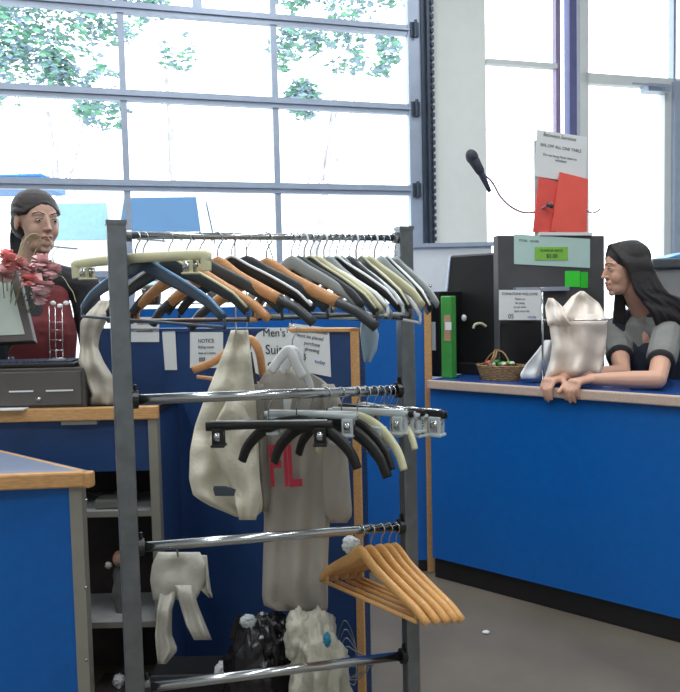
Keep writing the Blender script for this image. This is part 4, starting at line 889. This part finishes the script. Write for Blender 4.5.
for k in range(16):
    a = rr.uniform(0, 2 * PI); r_ = rr.random() ** 0.5; c = pb + uu * (0.08 * r_ * math.cos(a)) + IN * (0.045 * r_ * math.sin(a)) + Vector((0, 0, 0.07 + rr.uniform(0, 0.014)))
    bm = NB(); bagmesh(bm, c, (0.017, 0.013, 0.011), k, 0.3, 7, 2); mm = [mat('candy_green', (70, 150, 70), 0.3), mat('candy_white', (212, 214, 200), 0.3), mat('candy_red', (196, 80, 66), 0.3)][(0, 1, 0, 2)[k % 4]]
    tag(obj('wrapped_candy', bm, mm, smooth=True), ('green', 'white', 'green', 'red')[k % 4] + ' wrapped candy in the wicker basket', 'candy', ('green', 'white', 'green', 'red')[k % 4] + ' candies in the wicker basket')
# bag stand and white bag
ps = CT(543, 0.07); t = empty('bag_stand', ps, 'thin chrome stand with a small hoop, rising in front of the white bag', 'stand')
zt4 = zpx(ps, 292)
bm = NB(); sweep(bm, [(ps.x, ps.y, HC + 0.004), (ps.x, ps.y, zt4)], 0.005, 10); obj('pole', bm, M_chrome, t, True)
bm = NB(); sweep(bm, [(ps.x, ps.y, HC + 0.0005), (ps.x, ps.y, HC + 0.006)], 0.035, 24); obj('base', bm, M_chrome, t)
bm = NB(); zz = zpx(ps, 320); r1 = CT(606, 0.1, zz)
sweep(bm, spline([(ps.x, ps.y, zz), CT(560, 0.05, zz), CT(585, 0.05, zz), r1, CT(606, 0.2, zz), CT(560, 0.22, zz)], 5), 0.0035, 8); obj('hoop', bm, M_chrome, t, True)
bm = NB(); sweep(bm, [(ps.x, ps.y, zt4 - 0.0), (ps.x - 0.02, ps.y, zt4 + 0.02), (ps.x + 0.03, ps.y, zt4 + 0.015)], 0.003, 6); obj('top_hook', bm, M_chrome, t, True)
t = empty('white_bag', CT(580, 0.14), 'big creamy white plastic bag open on the thin chrome stand', 'bag')
M_wbag = mat('white_bag_film', (226, 216, 206), 0.4, var=0.03, bump=0.15, bscale=25, sss=0.15)
Yb = CT(580, 0.15).y
bm = NB(); drape(bm, [(314, 552, 604), (322, 549, 607), (332, 550, 607), (345, 552, 606), (360, 550, 604), (376, 545, 600), (380, 542, 598)], Yb, 0.15, 2.2, 0.018, 30, 30, seed=2, crumple=0.05); obj('bag_body', bm, M_wbag, t, True)
bm = NB(); drape(bm, [(291, 580, 584), (296, 572, 590), (303, 566, 599), (312, 558, 604), (322, 556, 606)], Yb + 0.02, 0.09, 2.4, 0.014, 26, 18, seed=7, crumple=0.08); obj('bag_rim', bm, M_wbag, t, True)
bm = NB(); drape(bm, [(298, 548, 553), (306, 545, 562), (316, 546, 566), (326, 548, 572)], Yb - 0.03, 0.06, 2.0, 0.012, 18, 14, seed=4, crumple=0.08); obj('bag_rim', bm, M_wbag, t, True)
bm = NB(); drape(bm, [(340, 545, 552), (352, 536, 552), (364, 526, 550), (374, 520, 548), (379, 521, 545)], CT(540, 0.13).y, 0.06, 1.3, 0.01, 16, 18, seed=5, crumple=0.04); obj('bag_handle', bm, mat('bag_film_white', (222, 226, 228), 0.4), t, True)
# printer behind
pp = P(690, 290, 4.15)
t = empty('printer', (pp.x, 4.2, 0), 'grey printer with dark lid behind the long-haired woman', 'printer')
bm = NB(); vbox(bm, 655, 740, 4.15, 0.4, 0.9, P(690, 268, 4.15).z); obj('printer_body', bm, mat('printer_grey', (140, 142, 144), 0.5), t, bevel=0.01)
bm = NB(); vbox(bm, 653, 742, 4.12, 0.42, P(690, 268, 4.15).z, P(690, 258, 4.15).z); obj('printer_lid', bm, mat('printer_dark', (72, 78, 84), 0.4), t, bevel=0.01)
bm = NB(); vbox(bm, 645, 760, 4.1, 0.5, 0, 0.9); obj('stand', bm, M_board, t)
bm = NB(); a = P(666, 256, 4.2); b = P(679, 251, 4.2); zt5 = P(690, 258, 4.15).z; hexa(bm, [(a.x, 4.16, zt5 + 0.001), (b.x + .05, 4.16, zt5 + .001), (b.x + .05, 4.4, zt5 + .001), (a.x, 4.4, zt5 + .001), (a.x, 4.16, zt5 + 0.008), (b.x + .05, 4.16, zt5 + .04), (b.x + .05, 4.4, zt5 + .04), (a.x, 4.4, zt5 + .01)])
tag(obj('blue_tray', bm, mat('sky_blue_plastic', (76, 152, 200), 0.4), bevel=0.003), 'sky blue tray lying on the grey printer', 'tray')

# ---------------------------------------------------------------- people
def head_parts(bm, M):
    e = lambda c, r, Rm=None: ellip(bm, M @ Vector(c), r, M.to_3x3() @ (Rm or Matrix.Identity(3)), 22)
    k = lambda a, b, r0, r1: capsule(bm, M @ Vector(a), M @ Vector(b), r0, r1, 10)
    e((-0.012, 0, 0.04), (0.096, 0.076, 0.082)); e((0.03, 0, 0.0), (0.06, 0.064, 0.084)); e((0.028, 0, -0.035), (0.056, 0.056, 0.07)); e((0.036, 0, -0.074), (0.045, 0.046, 0.036)); e((0.072, 0, -0.052), (0.018, 0.026, 0.024))
    e((0.072, 0, -0.098), (0.014, 0.018, 0.013)); e((0.084, 0, -0.07), (0.01, 0.022, 0.016))
    k((0.088, 0, 0.022), (0.104, 0, -0.014), 0.006, 0.0085); e((0.106, 0, -0.02), (0.011, 0.010, 0.009)); e((0.096, 0.009, -0.023), (0.009, 0.006, 0.006)); e((0.096, -0.009, -0.023), (0.009, 0.006, 0.006))
    k((0.09, -0.014, -0.047), (0.09, 0.014, -0.047), 0.006, 0.006); k((0.088, -0.012, -0.058), (0.088, 0.012, -0.058), 0.0068, 0.0068)
    for s in (-1, 1):
        k((0.082, 0.012 * s, 0.034), (0.068, 0.042 * s, 0.034), 0.008, 0.008); e((0.052, 0.03 * s, -0.024), (0.032, 0.028, 0.038)); e((0.0765, 0.031 * s, 0.012), (0.011, 0.014, 0.009))
        e((-0.006, 0.076 * s, 0.0), (0.018, 0.008, 0.03), Matrix.Rotation(0.25 * s, 3, 'Z'))
def face_kids(par, M, hairm, lipm):
    for s in (-1, 1):
        bm = NB(); ellip(bm, M @ Vector((0.084, 0.031 * s, 0.011)), (0.0062, 0.0105, 0.0038), M.to_3x3(), 14); ey = obj('eye', bm, mat('eye_white', (190, 184, 180), 0.3), par, True)
        bm = NB(); ellip(bm, M @ Vector((0.0885, 0.030 * s, 0.0105)), (0.0026, 0.005, 0.0036), M.to_3x3(), 12); obj('iris', bm, mat('dark_iris', (46, 34, 30), 0.2), ey, True)
        bm = NB(); sweep(bm, [M @ Vector((0.0905, 0.017 * s, 0.0155)), M @ Vector((0.0905, 0.031 * s, 0.019)), M @ Vector((0.083, 0.044 * s, 0.0145))], 0.0016, 6); obj('eyelashes', bm, M_blk, ey, True)
        bm = NB(); sweep(bm, [M @ Vector((0.094, 0.013 * s, 0.034)), M @ Vector((0.09, 0.033 * s, 0.041)), M @ Vector((0.077, 0.05 * s, 0.035))], (0.0035, 0.002), 6); obj('eyebrow', bm, hairm, par, True)
    bm = NB()
    sweep(bm, spline([M @ Vector((0.084, -0.022, -0.0525)), M @ Vector((0.0965, -0.007, -0.048)), M @ Vector((0.0965, 0, -0.0495)), M @ Vector((0.0965, 0.007, -0.048)), M @ Vector((0.084, 0.022, -0.0525))], 4), 0.0034, 8)
    sweep(bm, spline([M @ Vector((0.084, -0.02, -0.054)), M @ Vector((0.095, 0, -0.0585)), M @ Vector((0.084, 0.02, -0.054))], 5), 0.0042, 8); obj('lips', bm, lipm, par, True)
def hand(bm, W, d, up, curl=(25, 75, 95), th_side=1, s=1.0, spread=0.02):
    """W wrist, d hand direction, up back-of-hand normal; fingers curl away from up"""
    d = Vector(d).normalized(); up = Vector(up); up = (up - d * up.dot(d)).normalized(); a = d.cross(up).normalized() * th_side
    K = W + d * 0.078 * s
    for o, r0, r1 in ((-0.022, 0.014, 0.0125), (-0.008, 0.015, 0.013), (0.007, 0.015, 0.013), (0.021, 0.014, 0.0125)): capsule(bm, W + a * o * 0.7 * s, K + a * o * s, r0 * s, r1 * s, 10)
    for i, (o, L) in enumerate(((0.028, 0.9), (0.0095, 1.0), (-0.0095, 0.95), (-0.028, 0.76))):
        p = K + a * o * s; cur = 0
        for j, (ln, r0, r1) in enumerate(((0.042, 0.0092, 0.0085), (0.026, 0.0085, 0.0078), (0.021, 0.0078, 0.0068))):
            cur = math.radians(curl[j] + 4 * i); dr = (d + a * o * spread * 30) * math.cos(cur) - up * math.sin(cur); dr.normalize(); q = p + dr * ln * L * s; capsule(bm, p, q, r0 * s, r1 * s, 10); p = q
    T0 = W + d * 0.022 * s + a * 0.022 * s - up * 0.004; T1 = T0 + (d * 0.6 + a * 0.75 - up * 0.25).normalized() * 0.04 * s; T2 = T1 + (d * 0.85 + a * 0.25 - up * 0.45).normalized() * 0.03 * s; T3 = T2 + (d * 0.9 - up * 0.5).normalized() * 0.024 * s
    chain(bm, [T0, T1, T2, T3], [0.014 * s, 0.0115 * s, 0.0098 * s, 0.008 * s])
def strand(bm, pts, r0=0.008, r1=0.002):
    q = spline(pts, 5); n = len(q); sweep(bm, q, [r0 + (r1 - r0) * (i / (n - 1)) ** 2 for i in range(n)], 6)

# --- long haired woman leaning on the counter, facing left
hc = P(625, 270, 3.42); MH = Matrix.Translation(hc) @ Matrix.Rotation(math.radians(184), 4, 'Z') @ Matrix.Rotation(math.radians(6), 4, 'Y')
shn = P(667, 333, 3.34); shf = P(617, 329, 3.66); nb = P(646, 318, 3.5); chest = P(648, 352, 3.52); waist = P(676, 392, 3.66); hip = Vector((P(712, 400, 3.82).x, 3.82, 0.95))
eln = CT(657, 0.10, HC + 0.045); elf = CT(622, 0.30, HC + 0.045); wrn = CT(590, 0.06, HC + 0.036); wrf = CT(563, 0.06, HC + 0.036)
root = empty('person', (hip.x, hip.y, 0), 'person with long dark hair in dark vest over grey T-shirt, leaning on the long counter', 'person')
bm = NB(); head_parts(bm, MH)
chain(bm, [hc + Vector((0.03, 0, -0.07)), nb], [0.05, 0.055]); chain(bm, [shf, nb + Vector((0, 0, -0.03)), shn], [0.05, 0.062, 0.052])
chain(bm, [nb + Vector((0, 0, -0.04)), chest, waist, hip], [0.08, 0.115, 0.11, 0.13]); chain(bm, [(shf + nb) / 2 + Vector((0, 0, -.04)), chest], [0.07, 0.1]); chain(bm, [(shn + nb) / 2 + Vector((0, 0, -.04)), chest], [0.07, 0.1])
chain(bm, [shn, (shn + eln) / 2, eln, (eln * 0.65 + wrn * 0.35), wrn], [0.048, 0.044, 0.037, 0.036, 0.024]); chain(bm, [shf, (shf + elf) / 2, elf, (elf * 0.65 + wrf * 0.35), wrf], [0.048, 0.044, 0.037, 0.036, 0.024])
dn = CT(574, -0.02) - CT(590, 0.06); df = CT(549, -0.02) - CT(563, 0.06)
hand(bm, wrn, dn + Vector((0, 0, -0.006)), (0, 0, 1), (48, 88, 100), 1, 1.06, 0.004); hand(bm, wrf, df + Vector((0, 0, -0.006)), (0, 0, 1), (48, 88, 100), -1, 1.06, 0.004)
for s in (-1, 1):
    lg = hip + Vector((0.0, 0.09 * s, 0)); chain(bm, [lg, lg + Vector((-0.02, 0, -0.43)), Vector((lg.x + 0.02, lg.y, 0.08))], [0.09, 0.06, 0.042]); chain(bm, [Vector((lg.x + 0.02, lg.y, 0.045)), Vector((lg.x - 0.16, lg.y, 0.035))], [0.042, 0.034])
body = remeshed('body', bm, M_skin, root, 0.0042, 4)
face_kids(root, MH, M_hair, mat('lip_rose', (186, 112, 104), 0.5))
M_tee = mat('tee_grey', (122, 124, 122), 0.9, bump=0.2, bscale=120); M_vest = mat('vest_navy', (34, 38, 54), 0.8, bump=0.15); M_cuff = mat('cuff_black', (28, 28, 32), 0.8)
bm = NB(); sn = shn + (eln - shn) * 0.55; sf = shf + (elf - shf) * 0.55
chain(bm, [shn, sn], [0.066, 0.064]); chain(bm, [shf, sf], [0.064, 0.062]); chain(bm, [shf, nb + Vector((0.0, 0, -0.035)), shn], [0.062, 0.068, 0.064]); chain(bm, [nb + Vector((0, 0, -0.07)), chest, waist, hip], [0.106, 0.132, 0.118, 0.138])
remeshed('tshirt', bm, M_tee, root, 0.006, 4)
for a_, b_ in ((shn, eln), (shf, elf)):
    bm = NB(); d = (b_ - a_).normalized(); p0 = a_ + (b_ - a_) * 0.55 + d * 0.05; sweep(bm, [p0 - d * 0.012, p0 + d * 0.012], [0.058, 0.056], 24); obj('sleeve_cuff', bm, M_cuff, root, True)
bm = NB(); tw = Vector((-0.012, -0.02, 0))
chain(bm, [nb + Vector((0.045, -0.05, -0.03)), chest + Vector((0.035, -0.05, -0.02)), waist, hip], [0.086, 0.138, 0.146, 0.15]); chain(bm, [nb + Vector((-0.04, 0.07, -0.04)), chest + Vector((-0.05, 0.03, -0.01)), waist + Vector((-0.02, 0.03, 0))], [0.085, 0.138, 0.13])
chain(bm, [nb + Vector((0.04, -0.1, -0.02)), nb + Vector((0.06, -0.06, -0.10))], [0.05, 0.07]); chain(bm, [chest + Vector((-0.01, -0.01, -.06)), waist], [0.135, 0.14])
remeshed('vest', bm, M_vest, root, 0.006, 4)
bm = NB(); V = lambda x, y, z: MH @ Vector((x, y, z))
ellip(bm, V(-0.022, 0, 0.05), (0.102, 0.088, 0.086), MH.to_3x3()); ellip(bm, V(-0.05, 0, -0.01), (0.075, 0.088, 0.085), MH.to_3x3())
rr = random.Random(11)
for k in range(110):     # local +x face, camera side is local +y here
    sd = 1 if k % 3 else -1; a = rr.uniform(0, 1); x0_ = 0.065 - 0.14 * a
    st = V(x0_ * 0.9, 0.004 * sd, 0.128 - 0.6 * (x0_ + 0.02) ** 2 * 6 * 0.3); m1 = V(0.045 - 0.12 * a, 0.082 * sd, 0.05 - 0.02 * a); m2 = V(0.018 - 0.11 * a, 0.09 * sd, -0.035)
    e1 = V(0.0 - 0.12 * a, 0.1 * sd + rr.uniform(-.01, .01), -0.11); e2 = V(-0.07 - 0.15 * a, 0.1 * sd + rr.uniform(-.02, .02), -0.19 + rr.uniform(-.02, .02)); e3 = V(-0.14 - 0.17 * a + rr.uniform(-.02, .02), 0.09 * sd + rr.uniform(-.03, .03), -0.28 - 0.06 * rr.random())
    strand(bm, [st, m1, m2, e1, e2, e3], 0.011, 0.003)
for k in range(60):
    a = rr.random(); strand(bm, [V(0.02 - 0.08 * a, 0.075, 0.04), V(0.0 - 0.07 * a, 0.095, -0.05), V(-0.02 - 0.1 * a, 0.1, -0.14), V(-0.05 - 0.15 * a, 0.11 + rr.uniform(-.02, .02), -0.2 - 0.05 * a), V(-0.08 - 0.22 * a, 0.1, -0.3)], 0.012, 0.004)
for k in range(46):
    a = rr.random(); strand(bm, [V(0.02 - 0.05 * a, -0.07, 0.05), V(0.0, -0.085, -0.06), V(-0.02 + 0.04 * a, -0.09, -0.15), V(-0.02 + 0.07 * a, -0.08, -0.25)], 0.012, 0.003)
remeshed('hair', bm, M_hair, root, 0.005, 1)

# --- woman behind the checkout counter
hc = P(37, 224, 3.02); MH = Matrix.Translation(hc) @ Matrix.Rotation(math.radians(-44), 4, 'Z') @ Matrix.Rotation(math.radians(4), 4, 'Y') @ Matrix.Diagonal((1.06, 1.06, 1.06, 1))
MH3 = MH
nb = P(30, 268, 3.07); shR = P(-8, 283, 3.02); shL = P(84, 286, 3.16); chest = P(38, 325, 3.08); waist = P(40, 400, 3.1); hip = Vector((P(40, 430, 3.1).x, 3.1, 0.98))
root = empty('person', (hip.x, hip.y, 0), 'person with brown hair pulled back, in dark top and maroon vest, behind the checkout counter', 'person')
bm = NB(); head_parts(bm, MH)
chain(bm, [hc + Vector((-0.01, 0.02, -0.06)), nb], [0.056, 0.06]); chain(bm, [shR, nb + Vector((0, 0, -0.04)), shL], [0.055, 0.07, 0.055]); chain(bm, [nb + Vector((0, 0, -0.05)), chest, waist, hip], [0.08, 0.125, 0.11, 0.14])
eR = shR + Vector((-0.07, -0.02, -0.28)); eL = shL + Vector((0.03, 0.0, -0.28)); wR = eR + Vector((0.1, 0.02, -0.22)); wL = eL + Vector((-0.04, 0.03, -0.24))
chain(bm, [shR, eR, wR], [0.05, 0.04, 0.027]); chain(bm, [shL, eL, wL], [0.05, 0.04, 0.027]); hand(bm, wR, (0.1, 0.0, -1), (-1, 0, 0), (10, 25, 40), 1); hand(bm, wL, (-0.1, 0.0, -1), (1, 0, 0), (10, 25, 40), -1)
for s in (-1, 1):
    lg = hip + Vector((0.09 * s, 0, 0)); chain(bm, [lg, lg + Vector((0, -0.01, -0.45)), Vector((lg.x, lg.y + 0.02, 0.08))], [0.092, 0.06, 0.042]); chain(bm, [Vector((lg.x, lg.y + 0.02, 0.045)), Vector((lg.x, lg.y - 0.15, 0.035))], [0.042, 0.034])
remeshed('body', bm, M_skin2, root, 0.0045, 4)
face_kids(root, MH, M_hair2, mat('lip_mauve', (158, 98, 98), 0.5))
bm = NB(); chain(bm, [shR, nb + Vector((0, 0.01, -0.035)), shL], [0.066, 0.078, 0.066]); chain(bm, [nb + Vector((0, 0, -0.08)), chest, waist, hip], [0.09, 0.137, 0.122, 0.152]); chain(bm, [shR, eR, wR + (eR - wR) * .15], [0.064, 0.054, 0.042]); chain(bm, [shL, eL, wL + (eL - wL) * .15], [0.064, 0.054, 0.042])
remeshed('shirt', bm, mat('shirt_charcoal', (44, 44, 50), 0.85, bump=0.2), root, 0.007, 4)
bm = NB(); chain(bm, [nb + Vector((-0.09, -0.03, -0.13)), chest + Vector((-0.06, -0.03, -0.03)), waist, hip], [0.06, 0.11, 0.132, 0.16]); chain(bm, [nb + Vector((0.1, -0.01, -0.13)), chest + Vector((0.06, -0.03, -0.03)), waist], [0.06, 0.11, 0.132]); chain(bm, [chest + Vector((0, -0.02, -0.05)), waist], [0.14, 0.135])
remeshed('vest', bm, mat('vest_maroon', (104, 40, 44), 0.85, bump=0.2), root, 0.007, 4)
bm = NB(); V = lambda x, y, z: MH @ Vector((x, y, z))
ellip(bm, V(-0.02, 0, 0.054), (0.1 * 1.05, 0.084 * 1.05, 0.082 * 1.05), MH.to_3x3().normalized()); ellip(bm, V(-0.055, 0, 0.0), (0.07, 0.08, 0.075), MH.to_3x3().normalized())
rr = random.Random(5)
for k in range(44):
    ph = rr.uniform(-1.4, 1.4); st = V(0.078 - 0.022 * abs(ph), 0.064 * math.sin(ph), 0.076 - 0.028 * abs(ph)); m1 = V(-0.01, 0.086 * math.sin(ph), 0.02 + 0.108 * math.cos(ph)); m2 = V(-0.1, 0.05 * math.sin(ph), 0.02 + 0.05 * math.cos(ph)); e1 = V(-0.125, 0.0, -0.0)
    strand(bm, [st, m1, m2, e1], 0.0075, 0.006)
remeshed('hair', bm, M_hair2, root, 0.005, 1)
bm = NB()
for k in range(30): a = rr.uniform(-.03, .03); b = rr.uniform(-.025, .025); strand(bm, [V(-0.11, a * .5, 0.02 + b), V(-0.15, a + 0.0, -0.02), V(-0.15, a * 1.2 - 0.0, -0.09 + b), V(-0.125, a, -0.17 + b)], 0.01, 0.004)
remeshed('ponytail', bm, M_hair, root, 0.005, 1)
